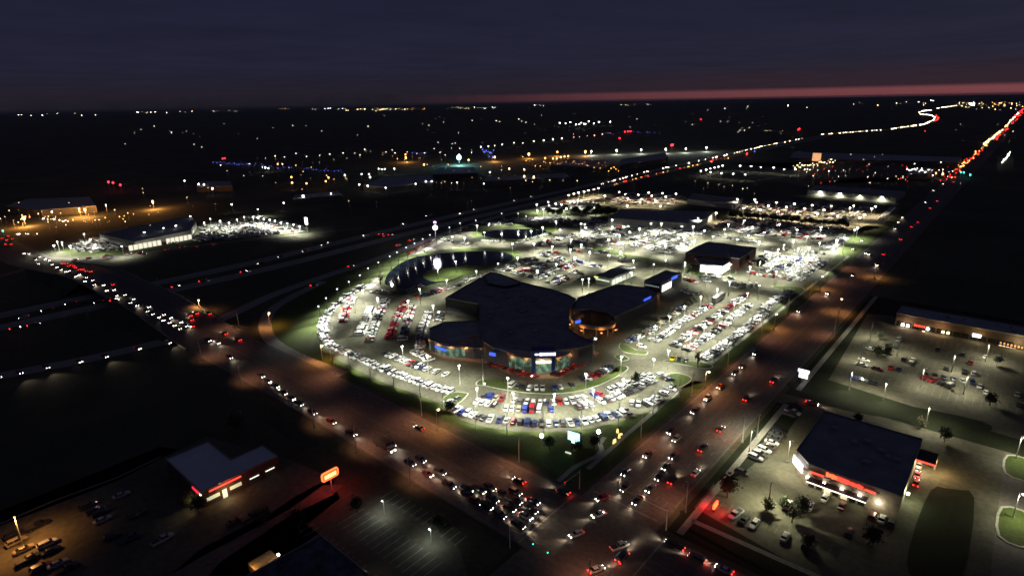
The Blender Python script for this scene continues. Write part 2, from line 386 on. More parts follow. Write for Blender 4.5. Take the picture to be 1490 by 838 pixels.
island([(938, 553), (957, 548), (985, 543), (1008, 552), (985, 566), (975, 556)])
island([(642, 583), (660, 571), (678, 572), (681, 575), (664, 589)])
island([(840, 353), (870, 366), (930, 379), (975, 386), (965, 380), (915, 371), (880, 361), (850, 354)])
island([(1010, 393), (1040, 402), (1070, 399), (1068, 392), (1060, 400), (1040, 404), (1005, 401)])
island([(1124, 419), (1128, 416), (1165, 418), (1170, 424), (1155, 426)])
for u0, u1 in ((236, 250), (197, 214)):
    v0, v1 = -12.6, -20; 
    p = smooth(GL([(u0, v0), (u0, v1), (u1, v1), (u1, v0)]), 3); sheet('lawn_island_kerb', p, .33, M_kerb, depth=.3)
    sheet('lawn_island', [((x - (-(v0 + v1) / 2)) * .86 + (-(v0 + v1) / 2), (y - (u0 + u1) / 2) * .92 + (u0 + u1) / 2) for x, y in p], .35, M_grass)
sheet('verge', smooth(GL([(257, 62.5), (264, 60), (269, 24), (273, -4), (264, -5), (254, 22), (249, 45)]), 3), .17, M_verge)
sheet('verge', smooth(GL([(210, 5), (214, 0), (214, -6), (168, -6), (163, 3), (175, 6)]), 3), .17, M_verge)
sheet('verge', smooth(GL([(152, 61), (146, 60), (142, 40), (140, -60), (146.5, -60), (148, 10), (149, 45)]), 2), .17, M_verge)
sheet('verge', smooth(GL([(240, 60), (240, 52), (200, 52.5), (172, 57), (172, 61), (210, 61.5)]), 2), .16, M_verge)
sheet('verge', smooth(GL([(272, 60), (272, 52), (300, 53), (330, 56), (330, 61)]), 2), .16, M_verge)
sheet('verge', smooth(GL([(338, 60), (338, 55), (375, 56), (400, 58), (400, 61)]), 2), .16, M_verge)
# walks
ribbon('path', GL([(150, 97), (180, 98), (260, 99), (400, 97), (520, 96)]), 1.8, .10, M_walk)
ribbon('path', GL([(140, 58.2), (240, 58.5)]), 2.2, .19, M_walk); ribbon('path', GL([(256, 58.5), (420, 58.5)]), 2.2, .19, M_walk)
ribbon('path', GL([(147.8, 58), (148.5, -60)]), 1.8, .19, M_walk)
ribbon('path', PX([(812, 700), (835, 680), (850, 672), (868, 664), (876, 655), (873, 645), (880, 636)]), 1.8, .10, M_walk)
ribbon('path', PX([(0, 762), (80, 728), (170, 695), (235, 664)]), .5, .11, M_kerb)
ribbon('path', PX([(645, 349), (596, 377), (556, 404), (534, 421)]), 5.5, .22, M_walk)

# lane and stall markings
b = MB()
def dashes(line, w, z, L1=3., L2=9., zf=None):
    for x, y, h in resample(line, L1 + L2): b.box((x, y, z + (zf(x, y) if zf else 0)), (L1, w, .01), M_line, h)
for v in (67.5, 71, 74.5, 81, 84.5): dashes(GL([(150, v), (620, v)]), .18, .115)
for v in (77.2, 78.2): ribbon('', GL([(150, v), (620, v)]), .16, .115, M_line, mb=b)
for v in (64.6, 89.8): ribbon('', GL([(150, v), (620, v)]), .16, .115, M_line, mb=b)
for o_ in (-10.5, -7, -3.5, 7, 10.5): dashes([(x, y + o_) for x, y in linA if -420 < x < -92], .18, .155)
for o_ in (0, 1, 14, -14): ribbon('', [(x, y + o_) for x, y in linA if -420 < x < -92], .16, .155, M_line, mb=b)
for o_ in (-7, -3.5, 0, .6, 3.5): ribbon('', GL([(121.5 + o_, 60), (121.5 + o_, -60)]), .14, .155, M_line, mb=b)
for v in (92.5, 60.5):
    ribbon('', GL([(107, v), (136, v)]), .5, .155, M_line, mb=b)
ribbon('', GL([(141, 66), (141, 89)]), .5, .115, M_line, mb=b)
for Ln in (HW1, HW2): dashes(Ln[8:70], .2, .07)
tag(b.build('lane_marking'), kind='stuff')
M_line3 = mat('worn_stall_paint', (.19, .185, .16), .9, nscale=.6, var=.4)
M_line2 = mat('stall_paint', (.42, .42, .38), .8, nscale=.5, var=.3)
b = MB()
def stalls(p, q, n_, depth, z, m=None):
    p = Vector(p); q = Vector(q); d = (q - p).normalized(); nrm = Vector((-d.y, d.x))
    for i in range(n_ + 1):
        c = p + (q - p) * i / n_ + nrm * depth / 2; b.box((c.x, c.y, z), (abs(depth), .16, .01), m or M_line2, math.atan2(nrm.y, nrm.x))
stalls(G(73.5, 146), G(73.5, 98), 18, -5.2, .13); stalls(G(94, 140), G(94.5, 106), 12, 5.2, .13); stalls(G(83, 140), G(83, 104), 13, -5, .13); stalls(G(83, 140), G(83, 104), 13, 5, .13)
for u_ in (290, 306, 322, 340, 356): stalls(G(u_, 44), G(u_, -50), 34, 5, .11, M_line3); stalls(G(u_, 44), G(u_, -50), 34, -5, .11, M_line3)
stalls(G(158, 54), G(158, 20), 12, 5, .11, M_line3)
tag(b.build('stall_marking'), kind='stuff')

# ponds
M_water = bpy.data.materials.new('pond_water'); M_water.use_nodes = True; t = M_water.node_tree; bb = t.nodes['Principled BSDF']
bb.inputs['Base Color'].default_value = (.004, .006, .012, 1); bb.inputs['Roughness'].default_value = .09; bb.inputs['IOR'].default_value = 1.33
n_ = t.nodes.new('ShaderNodeTexNoise'); n_.inputs['Scale'].default_value = .9; n_.inputs['Detail'].default_value = 3; g_ = t.nodes.new('ShaderNodeNewGeometry'); t.links.new(g_.outputs['Position'], n_.inputs['Vector'])
bp = t.nodes.new('ShaderNodeBump'); bp.inputs['Strength'].default_value = .25; bp.inputs['Distance'].default_value = .12; t.links.new(n_.outputs['Fac'], bp.inputs['Height']); t.links.new(bp.outputs[0], bb.inputs['Normal'])
sheet('pond_bank', smooth(PX([(552, 412), (562, 393), (590, 376), (622, 367), (680, 361), (735, 362), (758, 371), (750, 384), (715, 389), (668, 409), (640, 415), (600, 425), (570, 424)])), .24, M_grass)
sheet('water', smooth(PX([(560, 412), (568, 395), (592, 379), (624, 371), (680, 366.5), (728, 367), (747, 373), (741, 381), (712, 385), (690, 390), (664, 407), (640, 412), (612, 418), (590, 420), (572, 418)])), .28, M_water)
sheet('pond_lawn', smooth(PX([(615, 401), (622, 395), (636, 392), (660, 389), (683, 387), (697, 387), (690, 392), (664, 405), (640, 410), (622, 408)])), .31, M_grass)
sheet('pond_bank', smooth(PX([(687, 341), (694, 333), (714, 329), (750, 326.5), (785, 327), (812, 332), (800, 340), (770, 349), (740, 352), (700, 350)])), .24, M_grass)
sheet('water', smooth(PX([(701, 341), (714, 336), (749, 334), (784, 334.5), (795, 338), (780, 343), (756, 348), (732, 347), (708, 345)])), .28, M_water)

# ------------------------------------------------------------------ rays from the survey camera onto vertical faces
def ray(px, py):
    x0, y0 = at(px, py, 0.0 if py > 175 else 121.0); z0 = 0.0 if py > 175 else 121.0
    return Vector((x0, y0, z0 - H))
def on_u(px, py, u0):
    d = ray(px, py); k = u0 / d.y; return d.x * k, H + d.z * k
def on_v(px, py, v0):
    d = ray(px, py); k = -v0 / d.x; return d.y * k, H + d.z * k

# ------------------------------------------------------------------ cars
SHAPE = {
 'sedan':  dict(L=4.7, W=1.80, st=[(-2.35, .74, .38, .88), (-2.15, .86, .26, 1.0), (-1.2, .90, .22, 1.02), (.9, .90, .22, .98), (2.0, .84, .24, .80), (2.35, .68, .36, .62)], gh=(-1.75, 1.10, -.95, .30, .80, .60, .96, 1.44)),
 'suv':    dict(L=4.8, W=1.92, st=[(-2.38, .84, .45, 1.12), (-2.25, .93, .32, 1.18), (-1.0, .96, .28, 1.18), (1.0, .96, .28, 1.12), (2.1, .90, .30, 1.0), (2.42, .74, .42, .78)], gh=(-2.25, 1.20, -1.85, .45, .90, .70, 1.12, 1.76)),
 'pickup': dict(L=5.7, W=1.98, st=[(-2.85, .92, .55, 1.12), (-2.75, .97, .45, 1.15), (-.5, .98, .38, 1.15), (1.4, .98, .38, 1.15), (2.5, .92, .40, 1.06), (2.85, .80, .50, .85)], gh=(-.55, 1.65, -.25, .95, .90, .72, 1.12, 1.84)),
 'van':    dict(L=5.3, W=2.00, st=[(-2.65, .92, .40, 1.25), (-2.55, .98, .30, 1.3), (-1.0, 1.0, .28, 1.3), (1.6, .98, .28, 1.2), (2.3, .92, .30, 1.05), (2.65, .78, .42, .85)], gh=(-2.6, 2.0, -2.5, 1.1, .96, .86, 1.25, 2.15)),
}
def hull(mb, st, m, c=None):
    vs = []; fs = []
    for x, w, zb, zt in st:
        zm = zb + (zt - zb) * .55
        vs += [(x, -w * .92, zb), (x, -w, zm), (x, -w * .86, zt), (x, w * .86, zt), (x, w, zm), (x, w * .92, zb)]
    for i in range(len(st) - 1):
        a = 6 * i; b_ = a + 6
        for j in range(6): k = (j + 1) % 6; fs.append((a + j, a + k, b_ + k, b_ + j)[::-1])
    fs.append((0, 1, 2, 3, 4, 5)); e = 6 * (len(st) - 1); fs.append((e + 5, e + 4, e + 3, e + 2, e + 1, e))
    mb.add(vs, fs, m, c)
def greenhouse(mb, gh, mg, mp, c=None):
    x0, x1, t0, t1, w0, w1, z0, z1 = gh
    vs = [(x0, -w0, z0), (x1, -w0, z0), (x1, w0, z0), (x0, w0, z0), (t0, -w1, z1 - .05), (t1, -w1, z1 - .05), (t1, w1, z1 - .05), (t0, w1, z1 - .05)]
    if mg: mb.add(vs, [(0, 1, 5, 4), (1, 2, 6, 5), (2, 3, 7, 6), (3, 0, 4, 7)], mg, (.02, .02, .03))
    if mp:
        r = [(t0 - .03, -w1 - .02, z1 - .06), (t1 + .03, -w1 - .02, z1 - .06), (t1 + .03, w1 + .02, z1 - .06), (t0 - .03, w1 + .02, z1 - .06), (t0 + .1, -w1 + .1, z1), (t1 - .1, -w1 + .1, z1), (t1 - .1, w1 - .1, z1), (t0 + .1, w1 - .1, z1)]
        mb.add(r, [(4, 5, 6, 7), (0, 1, 5, 4), (1, 2, 6, 5), (2, 3, 7, 6), (3, 0, 4, 7)], mp, c)
        # pillars in body colour
        for s in (-1, 1):
            for f_ in (.0, .46, 1.):
                a = (x0 + (x1 - x0) * f_, s * (w0 + .012), z0); b_ = (t0 + (t1 - t0) * f_, s * (w1 + .012), z1 - .05)
                mb.add([(a[0] - .06, a[1], a[2]), (a[0] + .06, a[1], a[2]), (b_[0] + .05, b_[1], b_[2]), (b_[0] - .05, b_[1], b_[2])], [(0, 1, 2, 3)], mp, c)
CARME = {}
for k, sh in SHAPE.items():
    b = MB(); hull(b, sh['st'], M_paint); greenhouse(b, sh['gh'], None, M_paint)
    if k == 'pickup': b.box((-1.7, 0, 1.153), (2.0, 1.6, .02), M_dark)
    CARME[k, 'body'] = b.me('body')
    b = MB(); greenhouse(b, sh['gh'], M_glassd, None); CARME[k, 'window_glass'] = b.me('window_glass')
    # one-mesh car for the middle distance
    b = MB(); hull(b, sh['st'], M_paint); greenhouse(b, sh['gh'], M_glassd, M_paint)
    if k == 'pickup': b.box((-1.7, 0, 1.153), (2.0, 1.6, .02), M_dark)
    for wx in (-sh['L'] * .31, sh['L'] * .32):
        for s in (-1, 1): b.cyl((wx, s * (sh['W'] / 2 - .22), .34), (wx, s * (sh['W'] / 2 + .01), .34), .34, .34, M_tyre, 8)
    CARME[k, 'whole'] = b.me('parked_car')
CARME['wheel'] = MB().cyl((0, -.12, 0), (0, .12, 0), .34, .34, M_tyre, 10).cyl((0, -.125, 0), (0, .125, 0), .2, .2, M_trim, 8).me('wheel')
b = MB().box((0, 0, 0), (.12, .42, .20), M_chrome); CARME['lamp_off'] = b.me('headlight')
CARME['tail_off'] = MB().box((0, 0, 0), (.10, .40, .20), M_tailoff).me('taillight')
def bulb(r, m, nm):
    bm = bmesh.new(); bmesh.ops.create_icosphere(bm, subdivisions=1, radius=r); me = bpy.data.meshes.new(nm); bm.to_mesh(me); bm.free(); me.materials.append(m); return me
CARME['head'] = bulb(.19, E_head, 'headlight')
CARME['tail'] = bulb(.17, E_tail, 'taillight')
CARME['brake'] = bulb(.20, E_brake, 'taillight')
def spot(name, energy, col, angle, blend=.6, radius=.25):
    l = bpy.data.lights.new(name, 'SPOT'); l.energy = energy; l.color = col; l.spot_size = R(angle); l.spot_blend = blend; l.shadow_soft_size = radius
    return l
def pointl(name, energy, col, radius=.3):
    l = bpy.data.lights.new(name, 'POINT'); l.energy = energy; l.color = col; l.shadow_soft_size = radius; return l
L_beam = spot('headlight_beam', 1500, (1, .80, .55), 70, 1.0, .2)
L_tailg = pointl('taillight_glow', 30, (1, .06, .03), .2)
PAINT = {'white': (.80, .80, .80), 'silver': (.50, .51, .52), 'black': (.012, .012, .014), 'dark grey': (.07, .07, .075), 'red': (.42, .012, .015), 'blue': (.015, .035, .26), 'navy': (.015, .025, .09), 'green': (.02, .25, .08), 'yellow': (.75, .60, .02), 'tan': (.34, .28, .18), 'maroon': (.14, .01, .015), 'orange': (.6, .16, .02)}
def pick(w):
    r = random.random() * sum(w.values())
    for k, v in w.items():
        r -= v
        if r <= 0: return k
    return k
def build_car(name, typ, colr, x, y, z, rz, lod, state=None):
    """lod 2: parts; lod 1: one mesh. state None=parked, 'head', 'tail', 'brake'"""
    if lod == 1: return link(name, CARME[typ, 'whole'], None, (x, y, z), rz, PAINT[colr])
    sh = SHAPE[typ]; c = empty(name, (x, y, z), rz)
    link('body', CARME[typ, 'body'], c, col=PAINT[colr]); link('window_glass', CARME[typ, 'window_glass'], c)
    for wx in (-sh['L'] * .31, sh['L'] * .32):
        for s in (-1, 1): link('wheel', CARME['wheel'], c, (wx, s * (sh['W'] / 2 - .11), .34))
    st = sh['st']; zf = (st[-1][2] + st[-1][3]) / 2 + .05; zr = (st[0][2] + st[0][3]) / 2 + .12
    for s in (-1, 1):
        link('headlight', CARME['head' if state else 'lamp_off'], c, (sh['L'] / 2 - (.10 if state else .06), s * .56, zf))
        link('taillight', CARME['brake' if state == 'brake' else 'tail' if state else 'tail_off'], c, (-sh['L'] / 2 + .02, s * .62, zr))
    return c

PARK = []   # (dist, type, colour, x, y, z, heading, rowname, index)
CAT = {'sedan': 'car', 'suv': 'suv', 'pickup': 'pickup truck', 'van': 'van'}
MIX = {'white': 30, 'silver': 24, 'black': 14, 'dark grey': 12, 'red': 8, 'blue': 5, 'navy': 4, 'tan': 2, 'maroon': 2}
BRIGHT = {'white': 64, 'silver': 24, 'black': 8, 'dark grey': 5, 'red': 3}
REDDISH = {'red': 45, 'white': 25, 'silver': 15, 'maroon': 8, 'black': 7}
DARKM = {'black': 30, 'dark grey': 25, 'navy': 10, 'silver': 14, 'red': 8, 'white': 10, 'maroon': 5}
GREYM = {'silver': 5, 'white': 3, 'black': 3, 'dark grey': 3}
REDORG = {'red': 50, 'maroon': 20, 'orange': 15, 'yellow': 8, 'black': 7}
TYP = {'sedan': 34, 'suv': 38, 'pickup': 22, 'van': 6}
def row(name, pts, mix=MIX, pitch=2.75, z=.16, keep=.96, turn=90, types=TYP, px=True):
    line = PX(pts, z) if px else pts; i = 0
    for x, y, h in resample(line, pitch, .1, 1.0):
        if random.random() > keep: continue
        i += 1
        PARK.append((math.hypot(x, y), pick(types), pick(mix), x, y, z, h + R(turn) + random.gauss(0, .025) + (math.pi if random.random() < .3 else 0), name, i))
VANS = {'van': 8, 'suv': 1}
row('the outer arc row along the lawn, bright lot', [(528, 417), (506, 431), (488, 446), (474, 461), (469, 476), (471, 490), (483, 505), (497, 511), (512, 517), (540, 530), (572, 544), (606, 556), (632, 564), (657, 571)], BRIGHT, keep=.97)
row('the second inner arc row behind the outer arc row', [(556, 513), (576, 521), (600, 531), (624, 539), (650, 546)], MIX)
row('the third short row behind the second arc row', [(602, 512), (618, 520), (626, 527)], BRIGHT, keep=.6)
row('the short leftmost inner row with red cars', [(514, 434), (506, 448), (497, 473)], REDDISH, 2.9)
row('the row of tall white vans inside the arc', [(541, 450), (523, 489)], {'white': 1}, 3.0, types=VANS)
row('the row right of the white vans', [(562, 437), (552, 458), (537, 497)], MIX)
row('the red and white row inside the arc', [(591, 440), (580, 458), (566, 494)], REDDISH)
row('the row beside the red and white row', [(601, 446), (595, 460), (586, 496)], MIX)
row('the row nearest the left end of the store', [(625, 452), (619, 468), (613, 486), (611, 512)], BRIGHT)
row('the short row by the store yard', [(642, 455), (636, 470)], DARKM)
row('the row at the foot of the pond', [(540, 424), (566, 427), (582, 428), (600, 422), (616, 416)], MIX, keep=.8)
row('the row between pond and store', [(604, 432), (626, 429), (642, 423), (658, 418), (670, 415)], DARKM)
row('the row behind the store corner', [(672, 412), (685, 405), (702, 402)], BRIGHT)
row('the lit display row left of the portal', [(712, 531), (726, 533), (746, 540), (762, 545), (778, 549)], REDORG, 3.1, turn=60)
row('the lit display row right of the portal', [(806, 547), (818, 543), (834, 535), (848, 528), (857, 518)], REDORG, 3.1, turn=120)
row('the short row on the front island', [(735, 559), (754, 563), (772, 565.5), (791, 565.5)], MIX, 2.8)
row('the right part of the front island row', [(803, 565), (818, 564), (834, 561)], MIX, 2.8)
row('the dark row at the right end of the front island', [(846, 554), (866, 548), (879, 540), (890, 533)], DARKM, 2.8)
row('the upper front double row', [(702, 577), (727, 581), (750, 584), (774, 587), (792, 587.5), (815, 586), (834, 584), (856, 579), (888, 570), (905, 563), (925, 556), (944, 548)], MIX)
row('the lower front double row', [(691, 585), (708, 588), (724, 591)], MIX)
row('the middle of the lower front double row', [(733, 594.5), (745, 595.5), (767, 597), (786, 597.5)], MIX)
row('the three-car group of the lower front double row', [(798, 597), (818, 596)], {'red': 3, 'blue': 6, 'white': 2}, 2.9)
row('the right part of the lower front double row', [(838, 594), (858, 590), (873, 586), (897, 577.5), (917, 570), (933, 561), (950, 553)], MIX)
row('the left end of the bottom front row', [(655, 594), (670, 600), (686, 604), (706, 610), (716, 611)], MIX)
row('the bottom front row facing the lawn', [(724, 611.5), (750, 615), (768, 616.5), (787, 617.5), (807, 617.5), (828, 616.5), (850, 614), (867, 610.5), (885, 607), (912, 600)], {'white': 34, 'navy': 12, 'blue': 8, 'black': 18, 'silver': 12, 'dark grey': 8, 'maroon': 3}, 2.8)
row('the outer right row of the front lot', [(916, 587), (938, 590), (952, 584), (967, 573), (982, 561)], BRIGHT)
row('the pair by the east entrance', [(958, 546), (972, 551), (978, 557)], DARKM, 3.)
row('the parked line at the west end of the front lot', [(652, 588), (662, 583), (672, 578)], DARKM, 4.2, turn=20)
row('the first row along the store drive', [(912, 498), (942, 485), (964, 470), (986, 454), (1003, 442)], MIX, keep=.75)
row('the second row along the store drive', [(932, 506), (950, 497), (969, 487), (984, 475), (1001, 464), (1018, 454), (1035, 444)], BRIGHT, keep=.85)
row('the third row east of the store', [(980, 505), (1000, 491), (1018, 478), (1036, 466), (1054, 453), (1066, 444), (1086, 430)], MIX)
row('the fourth row east of the store', [(997, 511), (1012, 502), (1026, 493), (1045, 480), (1062, 466), (1075, 456), (1090, 444)], MIX)
row('the roadside row east of the store', [(1022, 524), (1045, 509), (1062, 496), (1084, 480), (1102, 464), (1116, 453)], BRIGHT)
row('the row of white box trailers by the road', [(1108, 452), (1124, 440), (1152, 425)], {'white': 1}, 3.2, types={'van': 1})
row('the short row at the east entrance lawn', [(976, 522), (1006, 527)], {'red': 3, 'black': 3, 'yellow': 2}, 3.)
row('the north block row by the road', [(1160, 410), (1178, 396), (1197, 383)], BRIGHT)
row('the first north block row', [(1113, 389), (1126, 382), (1139, 374)], BRIGHT)
row('the second north block row', [(1106, 383), (1118, 376), (1131, 369)], MIX)
row('the third north block row', [(1141, 398), (1156, 391), (1170, 384)], BRIGHT)
row('the fourth north block row', [(1136, 393), (1150, 385), (1164, 377)], MIX)
row('the top north block row', [(1122, 363), (1150, 365), (1178, 368), (1200, 370)], BRIGHT, keep=.8)
row('the curved row of small white buses', [(1068, 419), (1080, 416), (1098, 415.5), (1108, 416)], {'white': 1}, 4.2, types={'van': 1})
row('the row on the north drive', [(1090, 396), (1106, 402), (1124, 403), (1152, 408)], DARKM, 3.4)
row('the group beside the small blue-signed building', [(996, 406), (1008, 410), (1020, 413)], REDDISH, 3.4)
row('the second group beside the small blue-signed building', [(994, 423), (1006, 428), (1017, 431)], DARKM, 3.4)
row('the row behind the big square building', [(1036, 344), (1060, 347), (1100, 352)], BRIGHT)
row('the highway side row', [(636, 347), (615, 358), (594, 371)], REDDISH, 4.5, turn=0)
row('the row between the ponds', [(640, 347), (655, 352), (685, 356)], BRIGHT, keep=.7)
row('the row under the far pond', [(700, 349.5), (735, 352.5)], BRIGHT)
row('the row right of the far pond', [(752, 354), (775, 348), (800, 340)], BRIGHT)
row('the highway side back row', [(655, 341), (690, 328), (730, 320), (800, 319)], MIX, keep=.7)
row('the back yard row of the store', [(738, 395), (752, 386), (768, 380)], MIX, keep=.8)
row('the back yard double row', [(783, 403), (800, 395), (822, 387)], BRIGHT, keep=.8)
row('the row at the store back door', [(843, 408), (852, 404)], DARKM)
# side lots
row('the drugstore kerb row along the road', [(1155, 600), (1145, 607)], GREYM, 2.8, z=.1)
row('the drugstore kerb row, middle', [(1133, 626), (1126, 640), (1120, 650), (1104, 662), (1098, 668)], GREYM, 3.4, z=.1, types={'sedan': 2, 'suv': 1})
row('the drugstore row by the red sign', [(1066, 748), (1082, 757), (1098, 764), (1108, 768)], MIX, 3., z=.1)
row('the pair below the parking lot lamp', [(1082, 688), (1074, 695)], DARKM, 3.4, z=.1)
for i, (px_, py_, c_, t_) in enumerate([(1146, 736, 'white', 'suv'), (1200, 726, 'white', 'sedan'), (1225, 738, 'maroon', 'sedan'), (1269, 753, 'maroon', 'suv'), (1283, 757, 'silver', 'sedan'), (1297, 762, 'dark grey', 'suv'), (1142, 783, 'silver', 'sedan'), (1235, 778, 'black', 'suv'), (1173, 795, 'black', 'suv'), (1178, 738, 'silver', 'sedan')]):
    x, y = at(px_, py_, .1); PARK.append((math.hypot(x, y), t_, c_, x, y, .1, R(90) + .02, 'the open drugstore lot', i + 1))
for nm, l, mx in [('the first strip mall row', [(1295, 492), (1345, 505), (1430, 523)], DARKM), ('the extra strip mall row', [(1300, 520), (1360, 534), (1440, 549)], DARKM), ('the second strip mall row', [(1290, 503), (1330, 512), (1420, 530)], DARKM), ('the third strip mall row', [(1280, 533), (1360, 548), (1430, 560)], DARKM), ('the fourth strip mall row', [(1330, 545), (1390, 566), (1440, 574)], DARKM)]:
    row(nm, l, mx, 3.4, z=.1, keep=.42, turn=90)
for i, (px_, py_, c_) in enumerate([(1267, 509, 'white'), (1257, 525, 'white'), (1254, 532, 'white'), (1245, 552, 'blue'), (1253, 553, 'silver'), (1433, 520, 'white'), (1434, 572, 'white'), (1425, 563, 'silver'), (1480, 575, 'silver'), (1483, 590, 'dark grey'), (1272, 560, 'black'), (1276, 538, 'maroon'), (1290, 515, 'black')]):
    x, y = at(px_, py_, .1); PARK.append((math.hypot(x, y), 'sedan', c_, x, y, .1, R(90) if px_ > 1300 else .0, 'the strip mall lot edge', i + 1))
for i, (px_, py_, c_, a_) in enumerate([(22, 780, 'black', 41), (25, 790, 'tan', 41), (55, 767, 'black', 41), (35, 801, 'tan', 41), (70, 793, 'silver', 41), (75, 803, 'black', 41), (42, 816, 'black', 41), (60, 828, 'maroon', 41), (85, 822, 'silver', 41), (98, 830, 'black', 41), (128, 738, 'dark grey', 41), (148, 748, 'black', 41), (150, 758, 'silver', 41), (177, 722, 'silver', 41), (165, 782, 'black', 41), (190, 785, 'navy', 41), (237, 787, 'silver', 41), (200, 750, 'black', 41), (140, 745, 'navy', 41), (342, 760, 'maroon', 41), (366, 754, 'navy', 41)]):
    x, y = at(px_, py_, .1); PARK.append((math.hypot(x, y), random.choice(['sedan', 'suv', 'pickup']), c_, x, y, .1, R(90 + random.uniform(-6, 6)), 'the dark auto shop lot', i + 1))
def inpoly(x, y, P):
    c = False
    for (x1, y1), (x2, y2) in zip(P, P[1:] + P[:1]):
        if (y1 > y) != (y2 > y) and x < (x2 - x1) * (y - y1) / (y2 - y1) + x1: c = not c
    return c
def fill(poly, mix=MIX, sp=17., keep=.85, z=.16, name='far lots'):
    P = PX(poly); xs = [p[0] for p in P]; ys = [p[1] for p in P]; x = min(xs)
    while x < max(xs):
        y = min(ys)
        while y < max(ys):
            if inpoly(x, y, P) and random.random() < keep:
                for s in (-2.7, 2.7):
                    if random.random() < keep: PARK.append((math.hypot(x, y) + 500, pick(TYP), pick(mix), x + s, y, z, random.choice((0, math.pi)) + random.gauss(0, .03), name, 0))
            y += 2.75
            if (y % 42) < 2.75: y += 5.5
        x += sp
fill([(700, 390), (760, 379), (805, 368), (870, 384), (866, 396), (842, 412), (815, 418), (765, 407), (735, 396)], MIX, 17, .8)
fill([(820, 340), (905, 330), (1000, 334), (1012, 345), (985, 372), (930, 362), (850, 350)], BRIGHT, 16, .86)
fill([(745, 357), (815, 338), (850, 349), (900, 365), (880, 372), (800, 362)], MIX, 20, .6)
fill([(1045, 320), (1100, 319), (1235, 330), (1212, 350), (1100, 344), (1045, 332)], MIX, 15, .9, .2)
fill([(1065, 298), (1130, 294), (1262, 302), (1230, 323), (1100, 314)], MIX, 16, .8, .12)
fill([(880, 287), (905, 281), (995, 286), (980, 300), (895, 297)], MIX, 16, .85, .1)
fill([(780, 304), (805, 295), (865, 292), (872, 303), (800, 311)], BRIGHT, 15, .8, .21)
fill([(285, 352), (292, 326), (380, 315), (446, 330), (446, 338), (340, 348)], BRIGHT, 13, .95, .12)
fill([(95, 360), (135, 346), (190, 362), (120, 368)], BRIGHT, 14, .85, .12)
fill([(1010, 395), (1060, 405), (1090, 410), (1060, 418), (1000, 405)], BRIGHT, 16, .6)
fill([(1095, 366), (1160, 372), (1200, 372), (1190, 392), (1160, 405), (1110, 396), (1085, 380)], BRIGHT, 15, .75)
fill([(1180, 356), (1232, 342), (1212, 370)], BRIGHT, 15, .8)
fill([(560, 396), (585, 380), (640, 356), (690, 352), (690, 358), (620, 364), (575, 388)], BRIGHT, 18, .0)
fill([(690, 328), (760, 318), (820, 316), (845, 322), (800, 326), (700, 330)], BRIGHT, 15, .8)
fill([(850, 320), (885, 322), (890, 329), (850, 335), (835, 330)], BRIGHT, 15, .85)
fill([(1015, 330), (1045, 334), (1040, 342), (1012, 345)], BRIGHT, 14, .85)
fill([(200, 352), (290, 344), (290, 350), (210, 358)], BRIGHT, 14, .85, .12)
row('the line of lit cars by the far lawn', [(1280, 321), (1299, 303)], {'white': 1}, 2.8, z=.12)
row('the line at the west dealership', [(110, 366), (170, 364), (270, 352)], MIX, 3.2, z=.12, keep=.8)
PARK.sort(key=lambda p: p[0])
# order inside a row, left to right as seen
rank = {}
NEAR = PARK[:300]
for p in NEAR: rank.setdefault(p[7], []).append(p)
for k, l in rank.items(): l.sort(key=lambda p: p[8])
for k, l in rank.items():
    for j, p in enumerate(l):
        d = p[0]; name = 'parked_pickup' if p[1] == 'pickup' else 'parked_van' if p[1] == 'van' else 'parked_car'
        o = build_car(name, p[1], p[2], p[3], p[4], p[5], p[6], 2 if d < 262 else 1)
        o.scale = (1.08, 1.08, 1.05)
        tw = {'sedan': 'sedan', 'suv': 'suv', 'pickup': 'pickup', 'van': 'van'}[p[1]]
        tag(o, f"{p[2]} {tw}, {ordn(j + 1)} along {k}", CAT[p[1]], 'cars parked in the lots')
# the rest of the parked cars joined
LOWME = {}
for k, sh in SHAPE.items():
    b = MB(); hull(b, [sh['st'][0], sh['st'][2], sh['st'][3], sh['st'][5]], M_paintA, 'P'); greenhouse(b, sh['gh'], M_glassd, M_paintA, 'P')
    b.box((0, 0, .25), (sh['L'] * .85, sh['W'] * .9, .36), M_tyre)
    LOWME[k] = b
big = MB()
for p in PARK[300:]:
    src = LOWME[p[1]]; cs, sn = math.cos(p[6]), math.sin(p[6]); k = len(big.v); c = PAINT[p[2]]
    big.v += [(p[3] + 1.08 * (x * cs - y * sn), p[4] + 1.08 * (x * sn + y * cs), p[5] + z) for x, y, z in src.v]
    mi = [big.mi(m) for m in src.mats]
    for f, m, cc in zip(src.f, src.m, src.c): big.f.append(tuple(k + a for a in f)); big.m.append(mi[m]); big.c.append(c if cc == 'P' else (.02, .02, .02))
tag(big.build('parked_cars_beyond'), 'hundreds of parked cars filling the far brightly lit lots', 'cars', kind='stuff')
print('parked', len(PARK))

